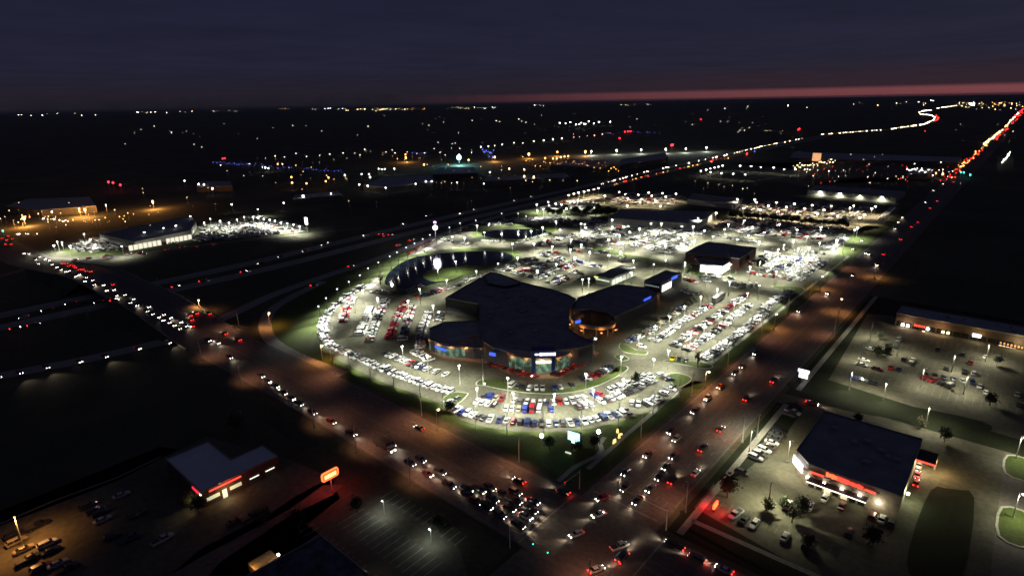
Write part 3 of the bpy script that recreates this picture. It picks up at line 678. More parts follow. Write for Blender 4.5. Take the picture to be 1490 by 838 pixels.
# ------------------------------------------------------------------ traffic
TR = [0]
DIR = {'E': 0., 'W': math.pi, 'N': math.pi / 2, 'S': -math.pi / 2}
def traffic(px_, py_, d, state, label, typ=None, colr=None, beam=None, glow=True, cat=None):
    h = DIR[d] if isinstance(d, str) else R(d); typ = typ or pick({'sedan': 4, 'suv': 4, 'pickup': 2}); colr = colr or pick({'silver': 1, 'black': 7, 'dark grey': 5, 'navy': 3, 'maroon': 3})
    x, y, z = atA(px_, py_, .7); Lh = SHAPE[typ]['L'] / 2; s = -1 if state == 'head' else 1
    x += s * Lh * math.cos(h); y += s * Lh * math.sin(h)
    o = build_car('driving_car', typ, colr, x, y, z + .14, h, 2, 'tail' if state == 'head' else state)
    tag(o, label, cat or CAT[typ], 'cars driving on the roads')
    dist = math.hypot(x, y)
    if beam is None: beam = dist < 420
    if beam:
        l = link('headlight_beam', L_beam, o, (Lh + .3, 0, .75)); l.rotation_euler = Vector((1, 0, -.085)).to_track_quat('-Z', 'Y').to_euler()
        if state in ('brake',): link('taillight_glow', L_tailg, o, (-Lh - .5, 0, .7))
    TR[0] += 1; return o
q1 = [(403.6, 564), (416.4, 573.4), (428, 581), (439, 589.5), (456.3, 601.3), (486.8, 616), (517, 633.5)]
q1 = [(383, 548.5), (393, 556), (404.7, 564), (416.4, 574), (427.9, 581.3), (439.6, 589.7), (459, 602), (487, 616), (517, 633.5)]
for i, (a, c) in enumerate(q1): traffic(a, c, 'E', 'head', f"headlit car, {ordn(i + 1)} from the far end of the single-file line left of the truck")
q2 = [(574, 649), (603, 677), (618.4, 671.7), (628.5, 692.5), (647, 690), (662, 710), (690, 725), (686, 716), (719.7, 712.7), (724, 730.5), (715.7, 740.5), (735, 753), (757.6, 719.4), (758.3, 732.8), (749, 743), (784.5, 732.8), (781, 746), (773.4, 755), (762.7, 768), (700, 733), (740, 722), (705, 717)]
q2.sort()
for i, (a, c) in enumerate(q2): traffic(a, c, 'E', 'head', f"waiting car with headlights on, {ordn(i + 1)} from the left in the packed queue at the crossing", beam=None)
traffic(336.6, 521, 'E', 'head', 'lone headlit car just past the small left crossing')
traffic(318.8, 500, 'E', 'head', 'headlit car leaving the small left crossing', colr='silver')
traffic(300, 493, 'E', 'tail', 'car with amber tail glow in the small left crossing')
traffic(329.5, 486.7, 'W', 'brake', 'red-lit car nearest the right of the small left crossing')
traffic(349.7, 495.8, 'W', 'brake', 'braking car on the far side right of the small left crossing')
for i, (a, c) in enumerate([(277.9, 460), (287, 456.5), (306, 457.5), (280, 466), (281, 476)]): traffic(a, c, 'W', 'brake', f"red tail-lit car, {ordn(i + 1)} in the group above the small left crossing")
q3 = [(272.5, 475), (262.4, 478.7), (264, 469), (254, 474), (249, 462.5), (246.6, 470), (239, 457.9), (238, 466), (231.5, 461.5), (222.5, 457.2), (217.4, 446.8), (214.8, 453), (200, 444.8), (194.6, 435.7), (189.6, 441), (182, 429.3), (170, 430.3), (166, 422), (155.4, 423), (151, 415), (137.6, 414.6), (135, 408), (125.8, 404), (124, 409.5), (115.8, 400), (110.7, 402.8), (100.7, 395), (95.6, 396), (89, 392.7), (83, 389), (76, 385), (72, 379), (66, 377), (58, 374), (52, 378), (56, 384), (42, 369.5), (35, 369)]
for i, (a, c) in enumerate(q3): traffic(a, c, 'E', 'head', f"oncoming headlit car, {ordn(i + 1)} from the front of the long queue over the overpass", beam=(i % 4 == 0))
q4 = [(164.4, 415), (132.5, 396), (126, 395), (121, 393), (115.8, 393.4), (110, 390), (107.4, 388), (104, 386), (100, 388), (97, 384), (92, 384), (18, 348), (10, 350), (8, 356), (16, 356), (3, 347), (12, 344)]
for i, (a, c) in enumerate(q4): traffic(a, c, 'W', 'brake', f"red brake-lit car, {ordn(i + 1)} from the right in the outbound jam beyond the overpass", beam=False)
q5 = [(248, 499.5), (204, 507.5), (155.7, 519.5), (118, 526.5), (31, 543), (0, 549), (70, 535)]
for i, (a, c) in enumerate(q5): traffic(a, c, 8, 'head', f"headlit car, {ordn(i + 1)} from the crossing on the dark side road at left", beam=i % 2 == 0)
traffic(615.7, 625, 'W', 'tail', 'dark unlit-looking car alone in the far lanes under the bright lot', colr='black', beam=False)
traffic(763, 703, 'W', 'brake', 'dark car driving away left with its beam on the road', colr='black')
traffic(828, 719, 'W', 'brake', 'black car crossing leftward above the junction', colr='black', typ='suv')
for a, c, d, st, lab, col in [(829, 780, -112, 'head', 'silver car turning in the middle of the junction, lowest of its file', 'silver'), (862, 751, -115, 'head', 'silver car right behind the lowest turning car', 'silver'), (868, 727, -110, 'head', 'red car turning with headlights on', 'red'), (904.6, 714, 'S', 'head', 'headlit car left of the waiting file at the stop line', None), (922, 733, 'S', 'head', 'headlit car first at the stop line of the right arterial', None), (906, 691, 'S', 'head', 'bluish headlit car close to the corner path', 'navy'), (937.5, 664.7, 'S', 'head', 'headlit car in the kerb lane above the bluish one', None), (941.5, 715, 'S', 'head', 'headlit car second in the waiting file', 'dark grey'), (955, 698, 'S', 'head', 'headlit car third in the waiting file', 'black'), (965, 682.5, 'S', 'head', 'headlit car fourth in the waiting file', 'black'), (975.7, 666.7, 'S', 'head', 'headlit car fifth in the waiting file', 'black'), (972.7, 630.5, 'S', 'head', 'headlit car left of the pair behind the file', None), (980, 642, 'S', 'head', 'headlit car right of the pair behind the file', None), (1007, 601, 'S', 'head', 'headlit car under the east entrance', None), (1026, 582, 'S', 'head', 'bluish headlit car just below the east entrance', 'silver'), (1045, 565, 'S', 'head', 'orange-lit car at the east entrance', 'orange'), (1067, 545, 'S', 'head', 'headlit car above the east entrance', None), (1077.5, 535, 'S', 'head', 'amber-looking car above the east entrance', None), (1097, 516, 'S', 'head', 'headlit car halfway up the roadside row', None), (1161.5, 454, 'S', 'head', 'bright headlit car beside the white trailers', None), (1203, 427.5, 'S', 'head', 'headlit car at the north entrance of the bright lot', None), (1240, 401.7, 'S', 'head', 'headlit car above the north entrance', None),
    (1083, 582.8, 'N', 'brake', 'tail-lit car passing the drugstore drive', None), (1045.5, 627.8, 'N', 'brake', 'tail-lit car below the drugstore drive', None), (1018, 657, 'N', 'brake', 'red tail-lit dark car on the outbound lanes', 'black'), (974, 704, 'N', 'brake', 'tail-lit dark car just leaving the junction', 'black'), (1008, 692, 'N', 'tail', 'white car on the outbound lanes without visible lamps', 'white'), (897.8, 817, 'N', 'brake', 'dark car entering the junction from the bottom with red lamps', 'black'), (889, 799, 65, 'tail', 'silver car with a bright beam ahead entering the junction', 'silver'), (857, 832, 65, 'brake', 'silver car at the bottom edge left of the others', 'silver'), (1122.7, 557, 'N', 'brake', 'tail-lit car beside the white double sign', None), (1173, 583.5, 'E', 'brake', 'red-lit car turning into the drive above the drugstore', 'red'),
    (995, 800, 'W', 'brake', 'car waiting on the bottom right leg, first at the line', 'black'), (1026, 818, 'W', 'brake', 'car waiting on the bottom right leg, second in line', 'dark grey'), (1066, 834, 'W', 'brake', 'car waiting on the bottom right leg, third in line', 'silver')]:
    traffic(a, c, d, st, lab, colr=col)
far = [(1387, 265, 'N'), (1372, 267.7, 'S'), (1358, 277.4, 'S'), (1346.7, 294.5, 'S'), (1363.5, 293, 'N'), (1353, 303.6, 'N'), (1313, 317, 'S'), (1307, 323.7, 'S'), (1302, 333, 'S'), (1326, 330.7, 'N'), (1335.6, 323.7, 'N'), (1310.5, 349, 'N'), (1240.7, 363, 'S'), (1259.5, 369, 'S'), (1264, 370.5, 'S'), (1285, 370.7, 'N'), (1275, 385.8, 'S'), (1254, 350.5, 'S')]
for i, (a, c, d) in enumerate(far): traffic(a, c, d, 'head' if d == 'S' else 'brake', f"{'headlit' if d == 'S' else 'tail-lit'} car, {ordn(i + 1)} from the top on the far straight of the right arterial", beam=(a < 1320 and i % 2 == 0))
for i, (a, c, d, st) in enumerate([(148, 437, 8, 'head'), (137, 441, 8, 'head'), (60, 453, 8, 'head'), (160, 438, 188, 'brake'), (40, 475, 188, 'brake'), (14, 479, 188, 'brake'), (27, 463, 8, 'head'), (95, 443, 8, 'head'), (250, 418, 188, 'brake'), (290, 410, 188, 'brake'), (350, 396, 188, 'brake'), (375, 384, 8, 'head'), (405, 374, 8, 'head'), (440, 366, 8, 'head'), (468, 357, 8, 'head'), (477, 353, 8, 'head'), (529, 343, 8, 'head'), (551, 341, 188, 'brake'), (565, 342, 188, 'brake'), (558, 344, 188, 'brake'), (586, 326, 8, 'head'), (620, 314.5, 'S', 'head'), (669, 310.8, 'S', 'head'), (689, 304.8, 'S', 'head'), (748, 292, 'S', 'head'), (772, 286, 'S', 'head'), (577, 357.5, 188, 'brake'), (507, 388, 188, 'brake'), (452, 416, 188, 'brake'), (596, 350, 188, 'brake')]):
    traffic(a, c, 'S' if st == 'head' else 'N', st, f"{'headlit' if st == 'head' else 'tail-lit'} car, {ordn(i + 1)} from the left on the dark highway", beam=False)
# red-lit cars on the service road in front of the west dealership
for i, (a, c) in enumerate([(113, 377), (126, 377), (150, 373.5), (165, 373), (184, 370), (200, 368.5), (213, 368), (240, 364), (262, 360.5), (292, 357.5), (310, 356)]):
    traffic(a, c, 80 + 40, 'tail' if i % 3 else 'head', f"car, {ordn(i + 1)} from the left on the service road before the west dealership", beam=False)
# box truck in the left queue
tk = tag(empty('box_truck', (*at(566, 655, .14), .14), 0), 'dark box truck with pale roof waiting in the left queue', 'truck')
x, y = at(560, 652, .14); tk.location = (x, y, .14)
MB().box((-1.2, 0, 2.2), (8, 2.5, 2.9), M_dark).build('cargo_box', tk); MB().box((4.0, 0, 1.5), (2.1, 2.4, 2.0), M_paleW, 0, .9).build('cab', tk)
MB().box((4.2, 0, 2.05), (1.8, 2.42, .7), M_glassd, 0, .88).build('windscreen', tk); MB().box((0, 0, .6), (10.2, 1.2, .3), M_tyre).build('chassis', tk)
for wx in (-3.4, 3.8):
    for s in (-1, 1): link('wheel', CARME['wheel'], tk, (wx, s * 1.05, .42)).scale = (1.3, 1.3, 1.3)
for s in (-1, 1): link('headlight', CARME['head'], tk, (5.15, s * .85, .95)); link('taillight', CARME['brake'], tk, (-5.25, s * .95, 1.0))
l = link('headlight_beam', L_beam, tk, (5.5, 0, .9)); l.rotation_euler = Vector((1, 0, -.085)).to_track_quat('-Z', 'Y').to_euler()
# long white trailer in the east lot
x, y = at(1045, 438, .16); tr = tag(empty('semi_trailer', (x, y, .16), R(90)), 'long white trailer lying along the east lot rows', 'trailer')
MB().box((0, 0, 2.6), (15, 2.6, 2.9), M_paleW).build('trailer_box', tr); MB().box((0, 0, .95), (13, 1.2, .35), M_tyre).build('chassis', tr)
for wx in (-6, -4.8, 5):
    for s in (-1, 1): link('wheel', CARME['wheel'], tr, (wx, s * 1.1, .5)).scale = (1.45, 1.45, 1.45)

# ------------------------------------------------------------------ lamps
LOT_E, WARM_E = 20000, 15000
L_lot = spot('lamp_light', LOT_E, (1, 1, .80), 148, .5, .45)
L_far = spot('lamp_light', LOT_E * 1.7, (1, 1, .84), 152, .7, .5)
L_warm = spot('lamp_light', WARM_E * 2.6, (1, .80, .52), 152, .6, .5)
L_dim = spot('lamp_light', 7000, (1, .96, .68), 166, .6, .35)
L_sod = spot('lamp_light', 5200, (1, .42, .12), 150, .8, .3)
L_perim = spot('lamp_light', 34000, (1, 1, .84), 94, .7, .35)
def lampset(h, lens, nheads, k=1.0, off=1.05):
    d = {}
    d['base'] = MB().cyl((0, 0, 0), (0, 0, .75), .32, .30, M_base, 8).me('base')
    d['pole'] = MB().cyl((0, 0, .7), (0, 0, h), .17, .12, M_pole, 6).me('pole')
    d['arm'] = MB().box((off * k * .52, 0, h - .12), (off * k, .08, .08), M_pole).me('arm')
    d['luminaire'] = MB().box((off * k, 0, h), (.85 * k, .6 * k, .16), M_pole).me('luminaire')
    b = MB(); n = 8; r = .42 * k; c = (off * k, 0, h - .08); vs = []
    for zz, rr in ((0, r), (-.40 * k, r * .9), (-.62 * k, r * .45)):
        for i in range(n): t = 2 * math.pi * i / n; vs.append((c[0] + rr * math.cos(t), rr * math.sin(t), c[2] + zz))
    b.add(vs, [(a + i, a + (i + 1) % n, a + n + (i + 1) % n, a + n + i)[::-1] for a in (0, n) for i in range(n)] + [tuple(range(2 * n, 3 * n))[::-1]], lens)
    d['lens'] = b.me('lens'); d['n'] = nheads; d['h'] = h; return d
LS = {'lot': lampset(10, E_lens, 2, .74, .36), 'lot1': lampset(10, E_lens, 1), 'perim': lampset(12, E_lensd, 1), 'far': lampset(10, E_lens, 2, 1.0, .36), 'warm': lampset(10, E_lensw, 2, 1.3, .36),
      'dim': lampset(9, E_lens, 1, .8), 'sod': lampset(9, E_sodp, 1, 1.1)}
def lamp(px_, py_, kind, light, label, group, rz=None, z0=.16, name='lot_lamp', parts=True):
    s = LS[kind]; x, y = at(px_, py_, s['h'] + z0); rz = random.choice((0, math.pi / 2)) if rz is None else rz
    o = tag(empty(name, (x, y, z0), rz), label, 'lamp', group)
    if parts: link('base', s['base'], o)
    link('pole', s['pole'], o)
    for k in range(s['n']):
        a = 2 * math.pi * k / s['n']
        if parts: link('arm', s['arm'], o, rz=a)
        l = link('luminaire', s['luminaire'], o, rz=a); link('lens', s['lens'], l)
    if light:
        l = link('lamp_light', light, o, (.5 if s['n'] == 1 else 0, 0, s['h'] - .85))
        if kind == 'perim': l.location = (1.6, 0, s['h'] - .7); l.rotation_euler = Vector((.75, 0, -1)).to_track_quat('-Z', 'Y').to_euler()
    return o
perim = [(464, 444), (475, 432), (491, 419), (508, 408.5), (524, 399), (536, 389), (551, 380.6), (567.5, 372), (578.6, 366), (592, 359), (604, 353), (616, 347), (626.4, 341), (654.6, 330), (670, 324), (693, 320), (730.6, 310), (754.5, 310), (766, 314)]
for i, (a, c) in enumerate(perim): lamp(a, c, 'perim', L_perim, f"tall slim perimeter lamp with dim head, {ordn(i + 1)} from the left along the highway edge", 'perimeter lamps', rz=R(-52 if i < 8 else -75), z0=.05)
lot = [(514.7, 432.7), (527.8, 421.6), (549, 433), (538.6, 457.6), (593.5, 437), (630, 443.6), (585, 503), (668, 530.6), (621.5, 515.6), (610.6, 420), (650, 407), (637, 390), (663, 379.7), (692.8, 394), (724.7, 383), (753, 374.4), (738.7, 548.8), (852.6, 543), (704.6, 337.8), (730, 340), (772.8, 335.7), (789.6, 330.4), (809, 322), (658, 344), (676, 345), (694, 328), (793, 348.7), (814.7, 333.5), (777, 354), (745.5, 354), (830, 362), (851, 326), (803.5, 358), (809.7, 383.7), (836.7, 373.8), (781.8, 393), (857, 405), (693.6, 563.6), (806.7, 572.5), (747, 571), (863.6, 566), (907, 550.4), (904.6, 517.9), (951.8, 521.6), (973, 509), (930, 488), (1005, 483.5), (953, 474), (974.4, 459.6), (996.6, 445), (1020, 430.6), (1043.8, 420), (1062, 409), (1088, 425.8), (1069, 439.5), (1047, 455), (1025.3, 471), (1105, 414.5), (997, 381.5), (1063.4, 384), (1091.5, 388), (1106, 380.7), (1120.5, 370), (1129.8, 394.4), (1156.9, 376), (1143, 385), (1168.5, 368), (1177.6, 359.8), (1141, 356), (1105, 351), (1072.8, 347.4), (1161.7, 361), (1037.5, 343.7), (1054.6, 333), (1112, 337.7), (1174.4, 343.4), (1155, 349), (995.8, 345), (1133, 362), (1025, 335), (1089, 341.6), (1193, 353), (1010.6, 349), (1218, 348.5), (921.7, 378.4), (951.4, 384), (969, 377.6), (902.7, 365), (886, 371), (857.8, 366), (845.7, 355.6), (885.8, 347.5), (902, 342), (916.4, 337), (930.6, 332), (954.8, 341), (968.5, 335.8), (995.5, 345), (940.8, 346), (925.8, 351.5), (968.5, 356.7), (845.6, 325), (852.5, 330.6), (890.8, 329.5), (891, 319), (962.5, 325), (992.3, 329), (1009, 329), (947.5, 324.5), (1009, 339), (831, 347.8), (907, 353), (1016, 317), (918, 396), (847.6, 406), (1028, 396)]
litkind = 0
for i, (a, c) in enumerate(sorted(lot, key=lambda p: -p[1])):
    near = c > 375
    side = 'left of the store' if a < 690 and c > 400 else 'by the ponds' if a < 760 and c < 400 else 'in front of the portal' if c > 500 and a < 915 else 'east of the store' if c > 400 else 'behind the store' if a < 990 else 'in the north block'
    lamp(a, c, 'lot' if near else 'far', L_lot if near else L_far, f"bright white lot lamp {side}, {ordn(i + 1)} counted upward from the front lawn", 'lamps of the bright dealership lot', parts=near)
wl = [(827.7, 283.5), (835, 281.6), (842, 280), (850, 278.4), (856.4, 277), (864, 275.4), (871, 273.5), (880, 284.4), (901, 279), (910, 282), (913.6, 288.6), (929, 283), (933, 289.5), (944, 280), (948.5, 284.4), (953.6, 291.4), (964, 280.7), (969, 286), (983.7, 281.6), (960.8, 300), (912.6, 298.5), (1073, 289.3), (1098.5, 290), (1101, 294), (1118, 299), (1130, 294), (1144.6, 300.8), (1156, 296), (1171, 303), (1182, 298), (1199, 305), (1209.6, 299.4), (1237, 302), (1242.5, 298.6), (1268.6, 303), (1274, 299.8), (1251, 316), (1219, 313.5), (1190, 311.5), (1160, 309), (1132.7, 306.8), (1106, 304.8), (1082, 302.4), (1042, 309.5), (1258, 312)]
for i, (a, c) in enumerate(wl): lamp(a, c, 'warm', L_warm, f"warm lot lamp in the back row of lots, {ordn(i + 1)} from the left", 'warm lamps of the back lots', parts=False)
al = [(781, 297), (797.8, 293.5), (798.7, 298), (808.7, 295.7), (817, 297), (781.6, 305.7), (790.6, 304), (835, 293), (841, 291), (865, 301.7), (824, 303), (1219, 348.7), (1229, 345), (1243.5, 334), (1248, 331), (1083.4, 320.5), (1094.5, 330), (1134.8, 325.6), (1194.7, 330), (1160, 334), (1060, 326)]
for i, (a, c) in enumerate(al): lamp(a, c, 'far', L_far, f"white lamp around the back auction lots, {ordn(i + 1)} from the left", 'lamps of the auction lot', parts=False)
ul = [(1034, 250), (1049.8, 251.7), (1067, 252.5), (1084.4, 253.7), (1077, 241), (1093, 241.6), (1107, 242.8), (1125.7, 243.6), (1141, 246), (1157.5, 246), (1020, 248.5), (1027.6, 246.6), (1033.7, 245), (1039.7, 243.6), (1045.6, 242.4), (1051.6, 240.8)]
LS['upper'] = lampset(10, E_lens, 2, 1.8, .36)
for i, (a, c) in enumerate(ul): lamp(a, c, 'upper', L_dim, f"white lamp of the upper far lot, {ordn(i + 1)} listed from the left group", 'lamps of the upper far lot', parts=False)
dl = [(78.2, 356.6), (83, 351), (90, 352), (101.7, 357.6), (121.8, 340), (138, 355.6), (131, 348), (177, 358), (209.7, 337.5), (237.6, 331.4), (255.7, 328), (276.8, 314.6), (297, 323.7), (305.7, 318), (320, 321), (333, 323.7), (344.6, 318.7), (355, 315.3), (368, 315.6), (375, 304), (375, 316), (383.6, 318), (392, 319.3), (400, 321), (408.7, 323), (417.8, 324.7), (426.8, 326.4), (436, 328.7)]
L_westd = spot('lamp_light', LOT_E * 1.3, (1, 1, .82), 158, .6, .5)
for i, (a, c) in enumerate(dl): lamp(a, c, 'far', None if 205 < a < 290 else L_westd, f"white lamp of the west dealership, {ordn(i + 1)} from its left end", 'lamps of the west dealership', parts=False)
# sodium lamps along the roads
sl_ = [(288, 435.4), (390, 454), (466.4, 500.8), (634.5, 596), (1196, 402), (1224, 435), (1129, 457), (1028, 538.8), (1275.8, 386)]
for i, (a, c) in enumerate(sl_): lamp(a, c, 'sod', L_sod, f"amber road lamp with visible glowing head, {ordn(i + 1)} from the left", 'amber street lamps', name='street_lamp')
# shielded amber heads over the carriageways
LS['shield'] = lampset(11, E_sod, 1, .5)
L_sod2 = spot('lamp_light', 4200, (1, .42, .22), 122, 1.0, .4)
for i, (u, v, a) in enumerate([(137.8, 118, -90), (104.5, 138, 90), (137.8, 170, -90), (104.5, 196, 90), (137.8, 232, -90), (104.5, 258, 90), (104.5, 300, 90), (138, 330, -90), (104.5, 168, 90),
                               (178, 92, 0), (222, 92, 0), (262, 92, 0), (308, 92, 0), (352, 92, 0), (398, 92, 0), (440, 92, 0), (150, 61, 180), (104, 66, 120), (480, 92, 0), (200, 62, 180), (330, 62, 180)]):
    s = LS['shield']; o = tag(empty('street_lamp', (-v, u, .1), R(a)), f"shielded amber road lamp, {ordn(i + 1)} of those lighting the two arterials", 'lamp', 'shielded street lamps')
    link('base', s['base'], o); link('pole', s['pole'], o); link('arm', s['arm'], o); lm = link('luminaire', s['luminaire'], o)
    l = link('lamp_light', L_sod2, o, (1.2, 0, 10.4)); l.rotation_euler = Vector((.5, 0, -1)).to_track_quat('-Z', 'Y').to_euler()
# dim lamps in the side lots, the last ones added to even out the light
sdl = [(1486.6, 640), (1484, 722), (1125, 702), (1305, 512)]
for i, (a, c, e) in enumerate([(1487, 634, 1), (1484, 716, 1), (1122, 704, 0), (1353, 590, 0), (1270, 470, 0), (1256, 503, 0), (1408, 545, 0), (1240, 540, 0), (1345, 535, 0), (1105, 605, 0), (1094, 625, 0), (1310, 492, 0), (1390, 515, 0), (1440, 500, 0), (1290, 555, 0), (1150, 640, 0)]):
    s = LS['dim']; b_ = lamp(a, c, 'dim', L_dim, ["lamp with bright head over the upper right kerbed island", "lamp with bright head over the lower right kerbed island", "thin dark-headed lamp pole in the middle of the drugstore lot", "thin lamp on the verge behind the drugstore", "thin lamp at the far corner of the strip mall lot", "thin lamp at the near edge of the strip mall lot", "thin lamp in the right part of the strip mall lot", "thin lamp at the near left of the strip mall lot", "thin lamp in the middle of the strip mall lot", "thin path lamp at the drugstore kerb, upper", "thin path lamp at the drugstore kerb, lower", 'added fill lamp in the upper left of the strip mall lot', 'added fill lamp below the oval sign of the strip mall', 'added fill lamp near the lit tower shops', 'added fill lamp at the lower left rows of the strip mall lot', 'added fill lamp left of the drugstore roof'][i], 'lamps of the side lots', z0=.1)
    if i == 2: [c_ for c_ in b_.children if c_.type == 'LIGHT'][0].data = spot('lamp_light', 11500, (1, .95, .62), 166, .6, .35)
    if not e:
        for ch in b_.children:
            if ch.name.startswith('luminaire'):
                for g2 in ch.children: bpy.data.objects.remove(g2)
for i, (a, c) in enumerate([(556, 712), (625, 752)]): lamp(a, c, 'dim', spot('lamp_light', 900, (.9, 1, .88), 174, .8, .3), ['small pale lamp on the verge above the striped lot, left', 'small pale lamp on the verge above the striped lot, right'][i], 'lamps of the side lots', rz=R(-90), z0=.1).scale = (.6, .6, .6)
# one orange flood over the auto shop lot
o = lamp(20, 750, 'shield', spot('lamp_light', 9000, (1, .42, .10), 150, .8, .3), 'orange lamp at the left edge over the auto shop lot', 'lamps of the side lots', z0=.1)
# dark poles on the lawn rim, shielded floods aimed into the lot
L_rim = spot('flood_light', 15000, (1, 1, .84), 100, .7, .35)
for i, (a, c) in enumerate([(466, 503), (482, 524), (508, 541), (540, 555), (574, 569), (612, 584), (645, 598), (692, 626), (738, 634), (790, 637), (846, 634), (900, 620), (950, 602), (988, 578), (1040, 522), (1066, 503), (1092, 483), (1116, 463), (1140, 443), (1205, 394), (1226, 368)]):
    x, y = at(a, c, .05); h = math.atan2(225 - y, -185 - x); s_ = LS['lot1']; o = tag(empty('lot_lamp', (x, y, .05), h), f"dark thin lamp pole on the lawn rim of the bright lot, {ordn(i + 1)} from the left", 'lamp', 'dark rim lamp poles')
    link('base', s_['base'], o); link('pole', s_['pole'], o).color = (0, 0, 0, 1); link('arm', s_['arm'], o); link('luminaire', s_['luminaire'], o)
    l = link('flood_light', L_rim, o, (1.8, 0, 9.6)); l.rotation_euler = Vector((.85, 0, -1)).to_track_quat('-Z', 'Y').to_euler()
# flagpole
x, y = at(703, 558, .3); fp = tag(empty('flagpole', (x, y, .3)), 'tall white flagpole on the front island, lit from below', 'flagpole')
MB().cyl((0, 0, 0), (0, 0, 14), .14, .06, M_paleW, 8).build('pole', fp); MB().cyl((0, 0, 14), (0, 0, 14.3), .14, .14, M_trim, 8).build('finial', fp)
MB().cyl((.9, 0, 0), (.9, 0, .35), .3, .3, E_lens, 8).build('floodlight', fp)
l = link('flood_light', spot('flood_light', 1500, (1, 1, .9), 60, .6, .2), fp, (.9, 0, .5)); l.rotation_euler = Vector((-.1, 0, 1)).to_track_quat('-Z', 'Y').to_euler()

# ------------------------------------------------------------------ traffic signals at the junction
M_sigbox = mat('signal_box_yellow', (.35, .25, .03), .6)
def signal(u, v, a, ln, label, lit):
    o = tag(empty('traffic_signal', (-v, u, .15), R(a)), label, 'traffic light', 'traffic signals at the junction')
    MB().cyl((0, 0, 0), (0, 0, 7), .16, .12, M_pole, 8).build('pole', o); MB().cyl((0, 0, 6.6), (ln, 0, 7.1), .10, .06, M_pole, 6).build('mast_arm', o)
    for k in range(2):
        h = MB().box((ln * (.62 + .36 * k), 0, 6.5), (.34, .30, 1.1), M_sigbox).build('signal_head', o)
        for j, m in enumerate((E_brake if lit == 'red' else M_dark, M_dark, E_green if lit == 'green' else M_dark)):
            MB().cyl((ln * (.62 + .36 * k), -.15, 6.85 - .35 * j), (ln * (.62 + .36 * k), -.24, 6.85 - .35 * j), .13, .13, m, 8).build('lens', h)
signal(139, 62, 180, 14, 'signal mast reaching over the right arterial at the drugstore corner', 'green')
signal(139, 93, -90, 13, 'signal mast at the lawn corner of the junction', 'red')
signal(104, 93, 0, 14, 'signal mast at the striped lot corner of the junction', 'green')
signal(104, 62, 90, 13, 'signal mast at the bottom corner of the junction', 'red')
for i, (a, c) in enumerate([(1398.4, 250.9), (1402.5, 251.2), (1411.8, 254.6)]):
    x, y = at(a, c, 7); o = tag(empty('traffic_signal', (x, y, 0)), f"green far signal, {['left', 'middle', 'right'][i]} of the three on the far straight", 'traffic light', 'green signals far up the arterial')
    MB().cyl((0, 0, 0), (0, 0, 6), .2, .15, M_pole, 6).build('pole', o); MB().box((0, 0, 7), (1.5, 1.2, 1.6), E_green).build('signal_head', o)
x, y = at(4, 336, 8); o = tag(empty('traffic_signal', (x, y, 0)), 'green signal at the far left edge', 'traffic light'); MB().cyl((0, 0, 0), (0, 0, 7), .2, .15, M_pole, 6).build('pole', o); MB().box((0, 0, 8), (1.0, 1.0, 1.3), E_green).build('signal_head', o)

# ------------------------------------------------------------------ the big store
ST = tag(empty('car_dealership', (*G(230, 190), 0)), 'huge dark-roofed dealership store with lit blue entrance portal and orange-lit front', 'building')
OX, OY = ST.location.x, ST.location.y
def rel(pts): return [(x - OX, y - OY) for x, y in pts]
def part(mb, name, parent=ST): return mb.build(name, parent)
def block(polyline, z0, z1, mw, mr, parent=ST, nm=('wall', 'roof'), lip=.6, rl=None):
    p = ccw((rl or rel)(polyline)); n = len(p); w = MB()
    vs = [(x, y, z0) for x, y in p] + [(x, y, z1) for x, y in p]
    w.add(vs, [(i, (i + 1) % n, n + (i + 1) % n, n + i) for i in range(n)], mw); wall = w.build(nm[0], parent)
    r = sheet(nm[1], p, z1 - .12, mr, None, parent)
    if lip:
        for a, c in zip(p, p[1:] + p[:1]):
            d = math.dist(a, c)
            if d > .5: MB().box((0, 0, 0), (d + .1, .35, lip), M_trim).build('parapet', r, ((a[0] + c[0]) / 2, (a[1] + c[1]) / 2, z1 + lip / 2 - .1), math.atan2(c[1] - a[1], c[0] - a[0]))
    return wall, r
main = PX([(704, 402), (713, 397), (726, 398), (757, 411), (800, 421), (825, 429), (838, 436), (828, 452), (828, 480), (842, 490), (864, 498), (862, 502), (842, 507), (815, 510), (770, 511), (740, 510), (718, 507), (704, 498), (698, 467), (698, 443), (648, 434)], 9.5)
block(main, 0, 9.5, M_dark, M_roof)
bar = PX([(706, 402), (716, 397), (728, 398), (757, 412), (736, 416.5), (711, 412)], 11.0); block(bar, 9.45, 11.0, M_dark, M_roofp, nm=('wall', 'roof'), lip=.3)
wing = PX([(841, 434), (899, 414), (943, 420), (957, 428), (948, 438), (894, 462), (884, 455), (860, 450), (834, 452)], 8.0); block(wing, 0, 8.0, M_dark, M_roof)
rest = PX([(626, 496), (625, 479), (646, 469), (697, 468), (703, 497), (713, 506), (690, 507), (662, 504), (642, 500)], 5.9); block(rest, 0, 5.9, M_dark, M_roofp)
